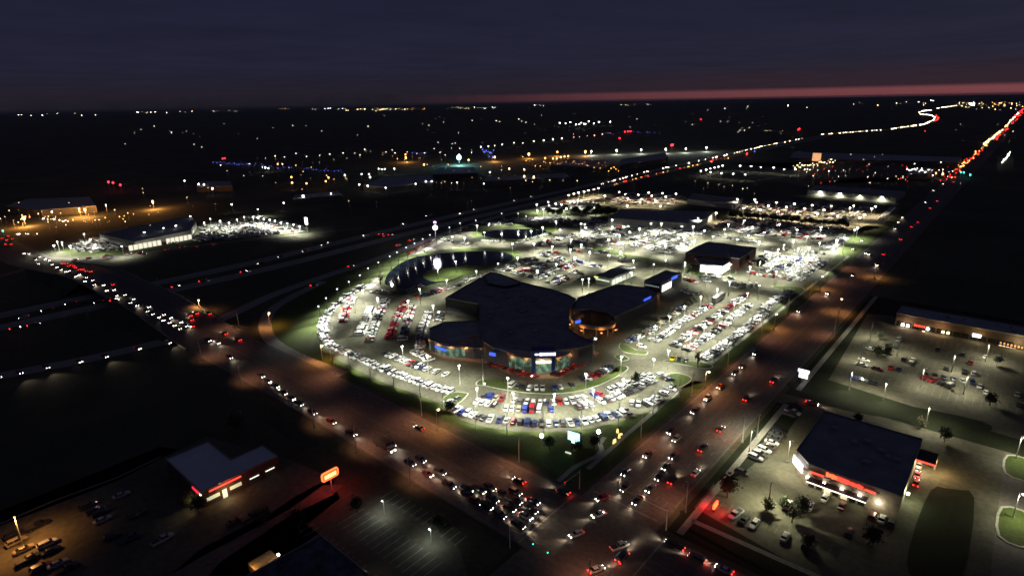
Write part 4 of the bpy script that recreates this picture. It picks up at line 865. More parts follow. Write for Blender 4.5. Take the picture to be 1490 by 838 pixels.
# front canopy, sloping out to the glass line
base = smooth(PX([(625, 508), (640, 516), (662, 520.5), (690, 521.5), (712, 521), (722, 528), (745, 538), (772, 543), (811, 542), (829, 535), (846, 523), (864, 510)]), 3, False)
fr = base[12:]
b = MB(); vs = []; fs = []
inner = smooth(PX([(708, 500), (718, 506.5), (740, 509.5), (770, 510.5), (815, 509.5), (842, 506.5), (863, 500)], 9.7), 4, False)
m_ = len(inner)
for i in range(m_):
    f_ = i / (m_ - 1) * (len(fr) - 1); k = min(int(f_), len(fr) - 2); q = f_ - k; ox, oy = (fr[k][j] + (fr[k + 1][j] - fr[k][j]) * q for j in (0, 1))
    vs += [(*rel([inner[i]])[0], 9.75), (*rel([(ox, oy)])[0], 8.1)]
    if i: k2 = 2 * i; fs.append((k2 - 2, k2 - 1, k2 + 1, k2))
b.add(vs, fs, M_roofp); part(b, 'canopy_roof')
b = MB(); 
for a, c in zip(base, base[1:]):
    d = math.dist(a, c); p = rel([((a[0] + c[0]) / 2, (a[1] + c[1]) / 2)])[0]; h = math.atan2(c[1] - a[1], c[0] - a[0]); zt = 8.0 if a in fr else 6.0
    if d < .3: continue
    n = max(1, round(d / 3.2))
    for k in range(n):
        f_ = (k + .5) / n; q = rel([(a[0] + (c[0] - a[0]) * f_, a[1] + (c[1] - a[1]) * f_)])[0]
        MB().box((0, 0, 0), (d / n - .18, .08, zt - 1.3), M_glass).build('window_pane', ST, (q[0], q[1], (zt - 1.3) / 2 + .3), h)
        b.box((q[0] + math.cos(h) * d / n / 2, q[1] + math.sin(h) * d / n / 2, zt / 2), (.18, .25, zt), M_trim, h)
    b.box((p[0] - math.sin(h) * (1.0 if zt < 7 else 0), p[1] + math.cos(h) * (1.0 if zt < 7 else 0), zt - .4), (d + .1, .5 if zt > 7 else 2.6, .8), M_wall, h); b.box((p[0], p[1], .15), (d + .1, .3, .3), M_wall, h)
part(b, 'window_frame')
# warm downlights under the canopy edge
L_warmo = pointl('soffit_light', 330, (1, .42, .14), .3); L_hall = pointl('hall_light', 110, (.75, 1, .85), .4)
for i, (x, y, h) in enumerate(resample([q for q in base], 7.5, 0, 2)):
    q = rel([(x + math.sin(h) * 1.1, y - math.cos(h) * 1.1)])[0]
    lmp = MB().box((0, 0, 0), (.5, .5, .18), E_warmo).build('soffit_lamp', ST, (q[0], q[1], 5.7 if i < 6 else 7.0)); link('soffit_light', L_warmo, lmp, (0, 0, -.4))
for px_, py_ in ((653, 515), (675, 518), (700, 517), (750, 536), (764, 539), (818, 536), (830, 530)):
    q = rel(PX([(px_, py_)]))[0]
    hl = MB().cyl((0, 0, 0), (0, 0, .4), .35, .35, E('hall_lamp', (.7, 1, .86), 5), 8).build('hall_lamp', ST, (q[0] + .4, q[1] - .8, 3.6)); link('hall_light', L_hall, hl, (0, -.3, -.3))
# apron in front of the store (tan pavers)
M_pav = mat('tan_pavers', (.30, .20, .13), .9, nscale=1.5)
sheet('apron', PX([(625, 512), (645, 521), (690, 527), (712, 530), (740, 545), (775, 552), (812, 551), (836, 541), (856, 528), (872, 514), (864, 510), (846, 520), (811, 538), (772, 540), (722, 526), (690, 519), (640, 514)]), .175, M_pav)
# entrance portal
p0 = Vector(at(774, 547)); p1 = Vector(at(808, 546)); c0 = (p0 + p1) / 2; h0 = math.atan2(p1.y - p0.y, p1.x - p0.x); wd = (p1 - p0).length
PT = empty('entrance_portal', (c0.x - OX, c0.y - OY, .17), h0); PT.parent = ST; 
b = MB(); b.box((-wd / 2 + .9, 2.5, 6.2), (1.8, 5, 12.4), M_blue).box((wd / 2 - .9, 2.5, 6.2), (1.8, 5, 12.4), M_blue).box((0, 2.5, 10.6), (wd - 3.62, 5, 3.6), M_blue); b.build('portal_frame', PT)
b = MB(); random.seed(4); x_ = -wd / 2 + 3.6
for k, w_ in enumerate((1.0, .8, .9, 1.0, .8, .95, .85, .7)):
    b.box((x_ + w_ / 2, -.12, 10.7), (w_ - .12, .2, 1.25 + (.2 if k in (0, 7) else 0)), E_signw); x_ += w_ + .06
b.build('sign_lettering', PT)
b = MB(); n = 14; b.add([(-wd / 2 + 2.3 + 1.0 * math.cos(2 * math.pi * i / n), -.15, 10.7 + .45 * math.sin(2 * math.pi * i / n)) for i in range(n)], [tuple(range(n))], E_signw); b.build('sign_emblem', PT)
MB().box((0, .4, 6.6), (wd - 3.8, 1.2, 1.0), E_warm).build('light_band', PT)
for k in range(4): MB().box(((k - 1.5) * (wd - 4.2) / 4, 3.0, 3.0), ((wd - 4.2) / 4 - .15, .1, 5.4), M_glass).build('door_pane', PT)
link('portal_light', pointl('portal_light', 900, (1, .85, .62), .5), PT, (0, .2, 5.6))
# blue neon marks
def sign_between(pa, pb, z, hgt, m, name, parent=ST, off=(OX, OY), t=.3):
    a = Vector(at(*pa, z)); c = Vector(at(*pb, z)); o = MB().box((0, 0, 0), ((c - a).length, t, hgt), m).build(name, parent, ((a.x + c.x) / 2 - off[0], (a.y + c.y) / 2 - off[1], z), math.atan2(c.y - a.y, c.x - a.x)); return o
sign_between((633, 504), (649, 510), 6.4, 1.2, E_neon, 'blue_sign'); sign_between((712, 514.5), (721, 516), 8.3, 1.6, E_neon, 'blue_sign')
sign_between((837, 469), (845, 467), 9, 1.6, E_neon, 'blue_sign'); sign_between((937, 438), (947, 433), 8, 2.0, E_neon, 'blue_sign')
# rotunda drive-through porch with orange light
rc = Vector(rel(PX([(863, 467)], 5.5))[0]); b = MB(); n = 22; R0, R1 = 13.0, 10.2; vs = []; fs = []
for i in range(n + 1):
    t = R(150) + R(240) * i / n
    for rr, zz in ((R0, 6.4), (R0, 4.6), (R1, 4.6), (R1, 6.4)): vs.append((rc.x + rr * math.cos(t), rc.y + rr * math.sin(t) * .8, zz))
    if i:
        k = 4 * i
        for j in range(4): jj = (j + 1) % 4; fs.append((k - 4 + j, k - 4 + jj, k + jj, k + j))
b.add(vs, fs, mat('tan_fascia', (.55, .38, .22), .8)); part(b, 'rotunda_ring')
b = MB()
for i in range(7):
    t = R(160) + R(220) * i / 6; b.cyl((rc.x + 11.6 * math.cos(t), rc.y + 11.6 * math.sin(t) * .8, 0), (rc.x + 11.6 * math.cos(t), rc.y + 11.6 * math.sin(t) * .8, 4.6), .35, .3, M_wall, 8)
part(b, 'rotunda_column')
for i in range(5):
    t = R(175) + R(190) * i / 4; lm = MB().box((0, 0, 0), (.9, .9, .3), E_warmo).build('rotunda_lamp', ST, (rc.x + 14.0 * math.cos(t), rc.y + 14.0 * math.sin(t) * .8, 3.2)); link('soffit_light', pointl('soffit_light', 300, (1, .45, .15), .3), lm, (0, 0, 1.0))
# wing glass
wa = Vector(at(893, 474)); wb = Vector(at(951, 445)); n = 20
for k in range(n):
    q = wa + (wb - wa) * ((k + .5) / n); h = math.atan2((wb - wa).y, (wb - wa).x)
    MB().box((0, 0, 0), ((wb - wa).length / n - .25, .1, 4.6), mat('dim_office_glass', (.08, .10, .10), .15, spec=.9, emit=(.5, .58, .5), es=.05)).build('window_pane', ST, (q.x - OX, q.y - OY, 3.0), h)
q = rel(PX([(955, 438)]))[0]; o = MB().box((0, 0, 0), (3, 3, 5), mat('tan_fascia', (.5, .3, .2), .8)).build('corner_tower', ST, (q[0], q[1], 2.6)); link('soffit_light', L_warmo, o, (1.8, -2.6, 2.2))
q = rel(PX([(864, 508)]))[0]; o = MB().box((0, 0, 0), (2.2, .8, .7), E_signw).build('wall_lamp', ST, (q[0] + 1, q[1] - 1, 6.5))
# tent-like red-brown trusses over the restaurant end
b = MB()
tc_ = Vector(rel(PX([(692, 500)], 7))[0])
for k in range(9):
    a_ = R(190 + 20 * k); b.cyl((tc_.x, tc_.y, 11.5), (tc_.x + 9 * math.cos(a_), tc_.y + 9 * math.sin(a_), 7.1), .18, .14, mat('rust_steel', (.22, .10, .08), .7), 5)
part(b, 'entrance_truss')
# roof plant
random.seed(9)
for k in range(16):
    px_, py_ = random.uniform(712, 825), random.uniform(425, 500); q = rel([at(px_, py_, 9.5)])[0]
    MB().box((0, 0, 0), (random.uniform(1.5, 3), random.uniform(1.5, 2.6), 1.2), M_roofp).build('roof_unit', ST, (q[0], q[1], 10.0))

# ------------------------------------------------------------------ other buildings
def building(name, label, pts, z, mw, mr, cat='building', lip=.5):
    p = list(pts); cx = sum(a[0] for a in p) / len(p); cy_ = sum(a[1] for a in p) / len(p)
    o = tag(empty(name, (cx, cy_, 0)), label, cat)
    block(p, 0, z, mw, mr, o, lip=lip, rl=lambda l: [(x - cx, y - cy_) for x, y in l]); return o, cx, cy_
def panel(o, c, x, y, z, w, h, m, name, rz=0., t=.15): return MB().box((0, 0, 0), (w, t, h), m).build(name, o, (x - c[0], y - c[1], z), rz)
def roofstuff(o, c, x0, x1, y0, y1, z, n, seed=1):
    rr = random.Random(seed)
    for _ in range(n): MB().box((0, 0, 0), (rr.uniform(1.2, 2.6), rr.uniform(1.2, 2.2), 1.1), M_roofp).build('roof_unit', o, (rr.uniform(x0, x1) - c[0], rr.uniform(y0, y1) - c[1], z + .5))
# service building with glowing entrance
o, cx, cy_ = building('service_building', 'large square dark building with a glowing white entrance bay', GL([(421, 188.5), (466, 190), (468, 151), (427, 149)]), 9, M_brick, M_roof)
roofstuff(o, (cx, cy_), -183, -156, 430, 460, 9, 5)
x0, y0 = at(1018, 396, 0); x1, y1 = at(1049, 400, 0); x2, y2 = at(1063, 391, 0)
E_glow = E('lit_entrance_glass', (.96, 1, .86), 1.8, True)
for (xa, ya), (xb, yb) in (((x0, y0), (x1, y1)), ((x1, y1), (x2, y2))):
    n = 4
    for k in range(n):
        f_ = (k + .5) / n; MB().box((0, 0, 0), (math.dist((xa, ya), (xb, yb)) / n - .3, .2, 5.2), E_glow).build('lit_pane', o, (xa + (xb - xa) * f_ - cx, ya + (yb - ya) * f_ - cy_, 3.0), math.atan2(yb - ya, xb - xa))
b = MB().prism([(x - cx, y - cy_) for x, y in ((x0, y0), (x1, y1), (x2, y2), at(1050, 386), at(1010, 388))], 5.8, 6.6, M_paleW, M_roof); b.build('entrance_roof', o)
link('entrance_light', pointl('entrance_light', 5000, (1, 1, .86), .8), o, (x1 - cx - .5, y1 - cy_ - 3, 4))
# car wash buildings
o, cx, cy_ = building('wash_building', 'low flat building with a row of pale windows, left of the two small ones', GL([(336.5, 215), (370, 215), (370, 203), (337, 203)]), 5.5, M_paleW, M_roof)
for k in range(9): panel(o, (cx, cy_), -204.4 - k * 1.25, 336.3, 3.4, .8, .8, E('small_window_lit', (.85, 1, .7), 1.2), 'window_pane')
for k in range(6): panel(o, (cx, cy_), -202.8, 340 + k * 5, 2.3, 3.4, 3.6, E('bay_glass', (.85, .9, .7), .5), 'bay_door', R(90))
panel(o, (cx, cy_), -214.5, 336.1, 4.8, 3, .7, E('yellow_strip', (.8, 1, .2), 2), 'lit_sign')
o, cx, cy_ = building('small_showroom', 'small dark-roofed building with blue sign and white lit end', GL([(343, 181), (374, 181), (374, 169), (343, 169)]), 6.5, M_dark, M_roof)
for k in range(3): panel(o, (cx, cy_), -168.7, 347 + k * 4.6, 2.8, 4.2, 4.4, E_glow, 'lit_pane', R(90))
panel(o, (cx, cy_), -168.6, 362, 6.6, 9, 2.0, E_neon, 'blue_sign', R(90))
for k in range(7): panel(o, (cx, cy_), -170.5 - k * 1.5, 342.8, 4.2, .7, .7, E('small_window_lit2', (.6, .75, .75), .5), 'window_pane')
# long dark stores further back
o, cx, cy_ = building('warehouse', 'long dark flat warehouse behind the bright lots', PX([(885, 318), (905, 303), (1040, 309), (1015, 326)], 7), 7, M_paleW, M_roof)
o, cx, cy_ = building('warehouse', 'long low dark building with four wall lamps behind the warm lots', PX([(1175, 277), (1190, 270), (1318, 279), (1304, 288)], 6), 6, M_paleW, M_roof)
for k, (a, c) in enumerate([(1194.6, 279.5), (1223, 281.8), (1253, 284), (1284, 287), (1304, 286)]):
    x, y = at(a, c, 5); MB().box((0, 0, 0), (2.6, 1.6, 1.6), E_lens).build('wall_lamp', o, (x - cx, y - cy_ - 3, 5)); link('wall_light', L_dim, o, (x - cx, y - cy_ - 6, 5))
o, cx, cy_ = building('warehouse', 'dim long building at left end of the warm lots', PX([(1000, 290), (1010, 282), (1080, 290), (1070, 297)], 6), 6, M_paleW, M_roof)
# west dealership
o, cx, cy_ = building('west_showroom', 'big pale-roofed showroom of the west dealership with lit glass front', PX([(144, 340), (276, 315), (285, 322), (276, 336), (196, 352)], 7), 7, M_paleW, M_roof)
xa, ya = at(188, 366); xb, yb = at(280, 348.5); n = 14
for k in range(n):
    f_ = (k + .5) / n
    if k in (7,): continue
    MB().box((0, 0, 0), (math.dist((xa, ya), (xb, yb)) / n - .8, .3, 4.6), E('showroom_glow', (1, .95, .72), 1.0, True)).build('lit_pane', o, (xa + (xb - xa) * f_ - cx, ya + (yb - ya) * f_ - cy_, 2.8), math.atan2(yb - ya, xb - xa))
M_far = mat('dull_metal_wall', (.13, .12, .11), .8, nscale=.2)
for nm_, lb, pts, z in [('store_building', 'long pale-roofed store at the far left beyond the arterial', [(8, 300), (40, 290), (130, 287), (140, 300), (60, 306)], 8), ('store_building', 'lit beige hall left of the teal light, near the top', [(528, 268), (560, 258), (628, 255), (632, 264), (560, 274)], 9),
                        ('store_building', 'small pale shed right of three white lamps', [(286, 272), (292, 264), (335, 264), (338, 271)], 8), ('store_building', 'low lit building under the two amber lamps', [(425, 290), (430, 284), (492, 278), (498, 284)], 8),
                        ('store_building', 'pale far roof right of the orange yard', [(900, 240), (905, 232), (968, 222), (972, 230)], 10), ('store_building', 'wide pale roof strip at the upper right', [(1150, 230), (1155, 221), (1300, 226), (1400, 229), (1395, 236)], 8),
                        ('store_building', 'small white-lit store on the far straight', [(1320, 254), (1325, 246), (1354, 244), (1356, 252)], 7), ('store_building', 'dim hall under the orange yard', [(630, 254), (640, 244), (690, 244), (695, 252)], 8), ('store_building', 'far dark hall on the upper left plain', [(700, 264), (710, 258), (820, 252), (830, 258)], 8), ('store_building', 'lit orange yard building', [(800, 240), (830, 232), (890, 234), (870, 244)], 8)]:
    building(nm_, lb, PX(pts, z), z, M_far, M_roofp, lip=.4)
# ---- drugstore
fu = 187.4
DS, cx, cy_ = building('drugstore', 'dark-roofed corner drugstore with red lit lettering over its front', GL([(227.5, 41.8), (227.5, 10.8), (187.4, 10.8), (187.4, 36.5), (193.5, 42)]), 8, M_wall, M_roof)
roofstuff(DS, (cx, cy_), -36, -15, 196, 220, 8, 7, 3)
def face_item(a, c, a2, c2, hgt, m, nm, u0=fu, t=.22, dz=0., o=None, cc=None):
    xa, za = on_u(a, c, u0); xb, zb = on_u(a2, c2, u0); oo = o or DS; cc = cc or (cx, cy_)
    return MB().box((0, 0, 0), (abs(xb - xa), t, hgt), m).build(nm, oo, ((xa + xb) / 2 - cc[0], u0 - cc[1], (za + zb) / 2 + dz), 0.)
face_item(1179, 686, 1199, 693, .65, E_signr, 'red_sign_strip', fu - .25); face_item(1258, 711.5, 1274, 718, .65, E_signr, 'red_sign_strip', fu - .25)
random.seed(5)
for k in range(13):
    a = 1202 + k * 4.2; face_item(a, 689.5 + (a - 1202) * .385, a + 3.4, 690.8 + (a - 1202) * .385, random.choice((1.0, 1.2, 1.5)), E_signr if k > 3 else E('letter_orange', (1, .17, .06), 1.9, True), 'sign_letter', fu - .25)
face_item(1168, 684, 1278, 727, 1.0, M_wall, 'cornice', fu - .12, .2, 1.2)
CAN = MB().box((-27.5 - cx, fu - 1.6 - cy_, 3.75), (17, 3.1, .25), M_dark).build('entrance_canopy', DS)
MB().box((-27.5 - cx, fu - 3.2 - cy_, 3.75), (17, .12, .28), E('white_tube', (1, .95, .75), 2.4, True)).build('light_tube', CAN)
for k in range(7): MB().box((0, 0, 0), (1.8, .1, 2.7), M_glassd if k not in (2, 4) else E('lit_door', (1, .85, .55), .7)).build('window_pane', DS, (-35 + k * 2.4 - cx, fu - .06 - cy_, 1.6))
L_wall = pointl('wall_light', 330, (1, .86, .55), .25)
for a, c in ((1175, 694), (1199, 703), (1225, 711), (1251, 720), (1278, 731)):
    x, z = on_u(a, c, fu - .6); wl_ = MB().box((0, 0, 0), (.75, .6, .5), E_lensw).build('wall_lamp', DS, (x - cx, fu - .6 - cy_, z)); link('wall_light', L_wall, wl_, (0, -1.2, -.4))
# lit corner sign on the chamfer
pA = Vector(G(187.2, 37.2)); pB = Vector(G(193.2, 42.6)); mc = (pA + pB) / 2
MB().box((0, 0, 0), (6.2, .3, 3.0), E_signw).build('corner_sign', DS, (mc.x - cx - .4, mc.y - cy_ - .5, 5.6), math.atan2((pB - pA).y, (pB - pA).x))
link('wall_light', pointl('wall_light', 1500, (1, .86, .55), .4), DS, (mc.x - cx - 3.5, mc.y - cy_ - 1.5, 4.5))
link('wall_light', pointl('wall_light', 1300, (1, .66, .25), .4), DS, (-43 - cx, 206 - cy_, 4.5))
link('wall_light', pointl('wall_light', 1200, (.9, 1, .6), .4), DS, (-9.3 - cx, 198 - cy_, 4.5))
MB().box((-9.9 - cx, 196 - cy_, 4.6), (.7, .7, .5), E_lensw).build('wall_lamp', DS)
# drive-through canopy
DC = MB().box((-8.1 - cx, 222 - cy_, 4.9), (5.4, 8, .8), M_dark).build('drive_canopy', DS)
MB().box((-8.1 - cx, 217.9 - cy_, 4.9), (5.5, .2, .5), E_signr).build('red_edge_light', DC); MB().box((-5.6 - cx, 224 - cy_, 2.3), (.5, .5, 4.5), M_wall).build('canopy_post', DC)
MB().box((-8.6 - cx, 219 - cy_, 4.42), (2.4, 1.2, .12), E_lensw).build('canopy_lamp', DC); link('canopy_light', pointl('canopy_light', 1600, (1, .72, .36), .4), DC, (-8 - cx, 218.5 - cy_, 3.9)); link('canopy_light', pointl('canopy_light', 1700, (1, .62, .25), .4), DC, (-3.5 - cx, 222 - cy_, 3.9))
for i, (a, c, cl) in enumerate([(1337, 678, 'white'), (1334.5, 692, 'red'), (1333, 704, 'red')]):
    x, y = at(a, c, .1); o = build_car('parked_car', 'sedan', cl, x, y, .1, R(91), 2, 'brake' if i else None); tag(o, ['white sedan under the red-edged drive-through canopy', 'upper red-lit sedan waiting behind the drive-through', 'lower red-lit sedan waiting behind the drive-through'][i], 'car', 'cars at the drive-through')
# ---- strip mall
fm = 369.6
SM, sx, sy = building('strip_mall', 'long dark strip mall with lit shopfronts and parapets at the right', GL([(369.6, 40.5), (386, 40.5), (386, -75), (369.6, -75)]), 7, mat('brown_brick', (.10, .07, .05), .9, nscale=1.0), M_roofp)
roofstuff(SM, (sx, sy), -38, 60, 374, 383, 7, 9, 6)
def smi(a, c, a2, c2, hgt, m, nm, d=.2, t=.25): return face_item(a, c, a2, c2, hgt, m, nm, fm - d, t, 0, SM, (sx, sy))
for k in range(6): smi(1330 + k * 2.8, 473 + k * .5, 1332.2 + k * 2.8, 473.4 + k * .5, 1.1, E_signr, 'sign_letter')
for a, c in ((1313.5, 472.5), (1321, 474), (1350, 478.5)): smi(a - 1.8, c, a + 1.8, c, 1.1, E_lensw, 'wall_lamp', .7, .6)
for a, c in ((1327.5, 480.3), (1343.5, 483), (1372, 483), (1379.5, 484.3)): smi(a - 2, c, a + 2, c + .3, 1.0, E('shop_lamp_yellow', (1, .80, .35), 6), 'wall_lamp', .7, .6)
smi(1330, 480.7, 1339, 482, .8, E_warmo, 'lit_fascia'); smi(1415, 487.2, 1427.5, 489.5, 1.7, E('oval_sign_white', (.9, .86, 1), 3.5, True), 'oval_sign', .3)
for k in range(5):
    smi(1405 + k * 5, 496 + k * .9, 1409 + k * 5, 496.7 + k * .9, 1.1, E_warm, 'window_pane'); smi(1405 + k * 5, 500.2 + k * .9, 1409 + k * 5, 501 + k * .9, 1.0, E_warm, 'window_pane')
for k in range(7): smi(1453 + k * 5.2, 504 + k * 1.2, 1457 + k * 5.2, 505 + k * 1.2, 1.8, E_warm, 'window_pane'); smi(1455 + k * 5.2, 498.5 + k * 1.2, 1457.4 + k * 5.2, 499 + k * 1.2, .9, E_warmo, 'parapet_lamp', .4)
for x_, e_, c_ in ((-34, 900, (1, .6, .35)), (-20, 1100, (1, .6, .3)), (-4, 900, (1, .7, .25)), (12, 1500, (1, .85, .5)), (27, 1800, (1, .75, .38)), (36, 1500, (1, .75, .38))):
    link('shop_light', pointl('shop_light', e_ * .7, c_, .4), SM, (x_ - sx, fm - 3 - sy, 4))
for k in range(14): MB().box((0, 0, 0), (3.0, .1, 2.6), M_glassd).build('window_pane', SM, (-38 + k * 3.6 - sx, fm - .06 - sy, 1.7))
# ---- auto shop
AS, ax, ay = building('auto_shop', 'L-shaped auto shop with pale blue-grey roof and red sign strip', GL([(55.2, 180), (55.2, 208.5), (69.5, 208.5), (69.5, 190.5), (81, 190.5), (81, 180)]), 6, M_brick, M_roofw, lip=.25)
def asi(u0, u1, z, hgt, m, nm, d=.15, t=.2): return MB().box((0, 0, 0), (u1 - u0, t, hgt), m).build(nm, AS, (-180 + d - ax, (u0 + u1) / 2 - ay, z), R(90))
asi(57.4, 67.8, 5.2, .5, E_signr, 'red_sign_strip', .35); asi(57.2, 68.0, 5.2, .9, mat('dark_red_fascia', (.25, .01, .01), .6), 'fascia', .2, .2)
MB().box((0, 0, 0), (5.0, .25, .9), E('sign_red_soft', (1, .04, .08), .9, True)).build('red_side_sign', AS, (-184 - ax, 54.95 - ay, 4.9), 0.)
MB().cyl((0, 0, 0), (0, .25, 0), .4, .4, E('round_lamp', (1, 1, .7), 4), 12).build('corner_lamp', AS, (-180.6 - ax, 54.9 - ay, 4.9))
for u0, u1 in ((56.4, 60.4), (63.8, 67.6)):
    w_ = asi(u0, u1, 2.5, 1.1, E('shop_window_lit', (.95, 1, .62), .55, True), 'window_pane', .12); asi(u0 - .15, u1 + .15, 1.85, .15, M_trim, 'window_sill', .2)
asi(61.3, 62.7, 1.7, 3.0, E('shop_door_lit', (.95, 1, .7), .7, True), 'door', .12)
for k, u0 in enumerate((70.2, 75.8)):
    asi(u0, u0 + 3.8, 1.9, 3.4, mat('roller_door', (.10, .11, .12), .5, nscale=2), 'garage_door', .1); asi(u0 + .2, u0 + 3.4, 2.5, .28, E('door_slot_lit', (1, 1, .82), 1.6), 'door_window', .2)
for k in range(3): MB().box((0, 0, 0), (3.6, .1, 3.0), mat('roller_door', (.10, .11, .12), .5)).build('garage_door', AS, (-188 - k * 6.5 - ax, 55.1 - ay, 1.7))
link('shop_light', pointl('shop_light', 330, (1, .8, .4), .3), AS, (-177.5 - ax, 62 - ay, 3)); link('shop_light', pointl('shop_light', 220, (1, .12, .06), .3), AS, (-177.0 - ax, 64 - ay, 5)); link('shop_light', pointl('shop_light', 160, (1, .85, .4), .3), AS, (-181 - ax, 53 - ay, 4))
# ---- building at the bottom left
BB, bx_, by_ = building('diner', 'mottled dark flat roof at the bottom edge with amber lit corners', GL([(69, 134), (69, 111), (34, 111), (34, 136.5)]), 5, M_wall, mat('patched_roof', (.08, .085, .11), .9, nscale=.35, var=.75), lip=.4)
q = at(382, 812, 3.5); o = MB().box((0, 0, 0), (4.2, 6.5, 2.8), mat('tan_fascia', (.5, .3, .2), .8)).build('porch', BB, (q[0] - bx_, q[1] - by_, 1.6)); MB().box((1, -2.0, .4), (1.4, 1.0, 1.4), E('amber_panel', (1, .5, .15), 1.4, True)).build('lit_panel', o); 
link('porch_light', pointl('porch_light', 130, (1, .55, .15), .3), BB, (q[0] - bx_ + 1, q[1] - by_ - 3.5, 4))
for a, c in ((405, 807), (532, 833)):
    q = at(a, c, 4.5); MB().box((0, 0, 0), (.55, .5, .4), E_lensw).build('wall_lamp', BB, (q[0] - bx_, q[1] - by_, 4.6)); link('wall_light', pointl('wall_light', 60, (1, .7, .3), .3), BB, (q[0] - bx_, q[1] - by_, 5.2))

# ------------------------------------------------------------------ signs
x, y = at(480, 690, 7); o = tag(empty('pole_sign', (x, y, 0), R(90)), 'glowing orange-red pole sign with rounded frame beside the auto shop lane', 'sign')
MB().cyl((0, 0, 0), (0, 0, 6), .25, .22, M_pole, 8).build('pole', o)
def rrect(w, h, r, n=4):
    p = []
    for cx2, cy2, a0 in ((w / 2 - r, h / 2 - r, 0), (-w / 2 + r, h / 2 - r, 90), (-w / 2 + r, -h / 2 + r, 180), (w / 2 - r, -h / 2 + r, 270)):
        for i in range(n + 1): a = R(a0 + 90 * i / n); p.append((cx2 + r * math.cos(a), cy2 + r * math.sin(a)))
    return p
def slab(pts, y0, y1, m, zc):
    b = MB(); n = len(pts); b.add([(a, y0, zc + c) for a, c in pts] + [(a, y1, zc + c) for a, c in pts], [tuple(range(n)), tuple(range(n, 2 * n))[::-1]] + [(i, n + i, n + (i + 1) % n, (i + 1) % n) for i in range(n)], m); return b
slab(rrect(6.2, 3.1, .8), -.25, .25, E_signo, 7).build('sign_frame', o); slab(rrect(5.3, 2.3, .5), -.32, .32, mat('sign_dark_field', (.3, .06, .01), .5, var=0, emit=(1, .25, .03), es=.5), 7).build('sign_field', o)
b = MB()
for s in (-.36, .36):
    for k in range(4): b.box((-1.7 + k * 1.12, s, 6.9), (.95, .1, 1.35), E_signy)
b.build('sign_lettering', o)
for s in (-1, 1): link('sign_light', pointl('sign_light', 650, (1, .05, .04), .6), o, (0, s * 1.6, 6.5))
# LED board on the corner
x, y = at(835, 635, 6.2); o = tag(empty('screen_sign', (x, y, .05), R(8)), 'bright cyan and white screen on the lawn corner below the front row', 'sign')
MB().box((0, 0, 6.2), (4.6, .5, 3.4), E_screen).build('screen', o); MB().box((0, .3, 6.2), (5.0, .5, 3.8), M_dark).build('screen_frame', o); MB().cyl((0, .3, 0), (0, .3, 4.4), .5, .45, M_wall, 8).build('post', o)
MB().box((0, -.2, 4.0), (1.4, .5, .55), E_signw).build('lower_plate', o); MB().box((1.7, -.25, 2.9), (.7, .4, 1.8), E_signy, .0).build('yellow_plate', o); MB().box((-.9, -2.6, .6), (2.2, .4, .4), E('ground_light', (.9, 1, .7), .8)).build('ground_light', o)
for (a, c, lb) in ((788, 634, 'white floodlight ball on a post left of the screen sign'), (871, 628, 'white floodlight ball on a post right of the screen sign')):
    x, y = at(a, c, 5); o = tag(empty('flood_lamp', (x, y, .05)), lb, 'lamp', 'flood lamps by the screen sign'); MB().cyl((0, 0, 0), (0, 0, 4.6), .1, .08, M_pole, 6).build('post', o)
    bm = bmesh.new(); bmesh.ops.create_uvsphere(bm, u_segments=10, v_segments=6, radius=.75); me = bpy.data.meshes.new('globe'); bm.to_mesh(me); bm.free(); me.materials.append(E_lens); link('globe', me, o, (0, 0, 5)); link('flood_light', pointl('flood_light', 60, (1, 1, .92), .8), o, (0, 0, 3.8))
for i, (a, c) in enumerate([(898.5, 627.5), (901, 635), (893, 643)]):
    x, y = at(a, c, 1); o = tag(empty('lit_figure', (x, y, .05), R(20 + 30 * i)), ['uppermost of the three yellow lit lawn figures', 'middle slanted yellow lit lawn figure', 'lowest, doubled yellow lit lawn figure'][i], 'lawn light', 'yellow lit figures on the corner lawn')
    b = MB().box((0, 0, 1.2), (.9, .4, 1.7), E_signy, 0, .6); 
    if i == 1: b.box((.6, 0, 1.9), (1.1, .4, .6), E_signy)
    if i == 2: b.box((.9, 0, 1.3), (.6, .4, 1.4), E_signy, 0, .7)
    b.build('lit_body', o); MB().box((0, 0, .2), (.8, .6, .4), M_base).build('base', o)
# white double sign
x, y = at(1169, 543.5, 4.5); o = tag(empty('double_sign', (x, y, 0), 0), 'white lit sign of two stacked panels on the verge of the right arterial', 'sign')
MB().box((0, 0, 5.7), (4.6, .5, 1.35), E_signw).build('upper_panel', o); MB().box((.1, 0, 3.6), (3.6, .5, 2.3), E_signw).build('lower_panel', o); MB().box((0, 0, 1.2), (.8, .35, 2.4), M_trim).build('post', o)
# small red monument sign of the drugstore, seen edge-on
x, y = at(1041, 735, 2); o = tag(empty('monument_sign', (x, y, .1), R(90)), 'small orange lit sign seen edge-on with red glow on the pavement around it', 'sign')
MB().box((0, 0, 2.1), (3.0, .5, 1.7), E_signo).build('sign_panel', o); MB().box((0, 0, .6), (2.2, .5, 1.2), M_brick).build('plinth', o)
for s in (-1, 1): link('sign_light', pointl('sign_light', 1000, (1, .02, .03), .5), o, (0, s * 2.2, 2.2))
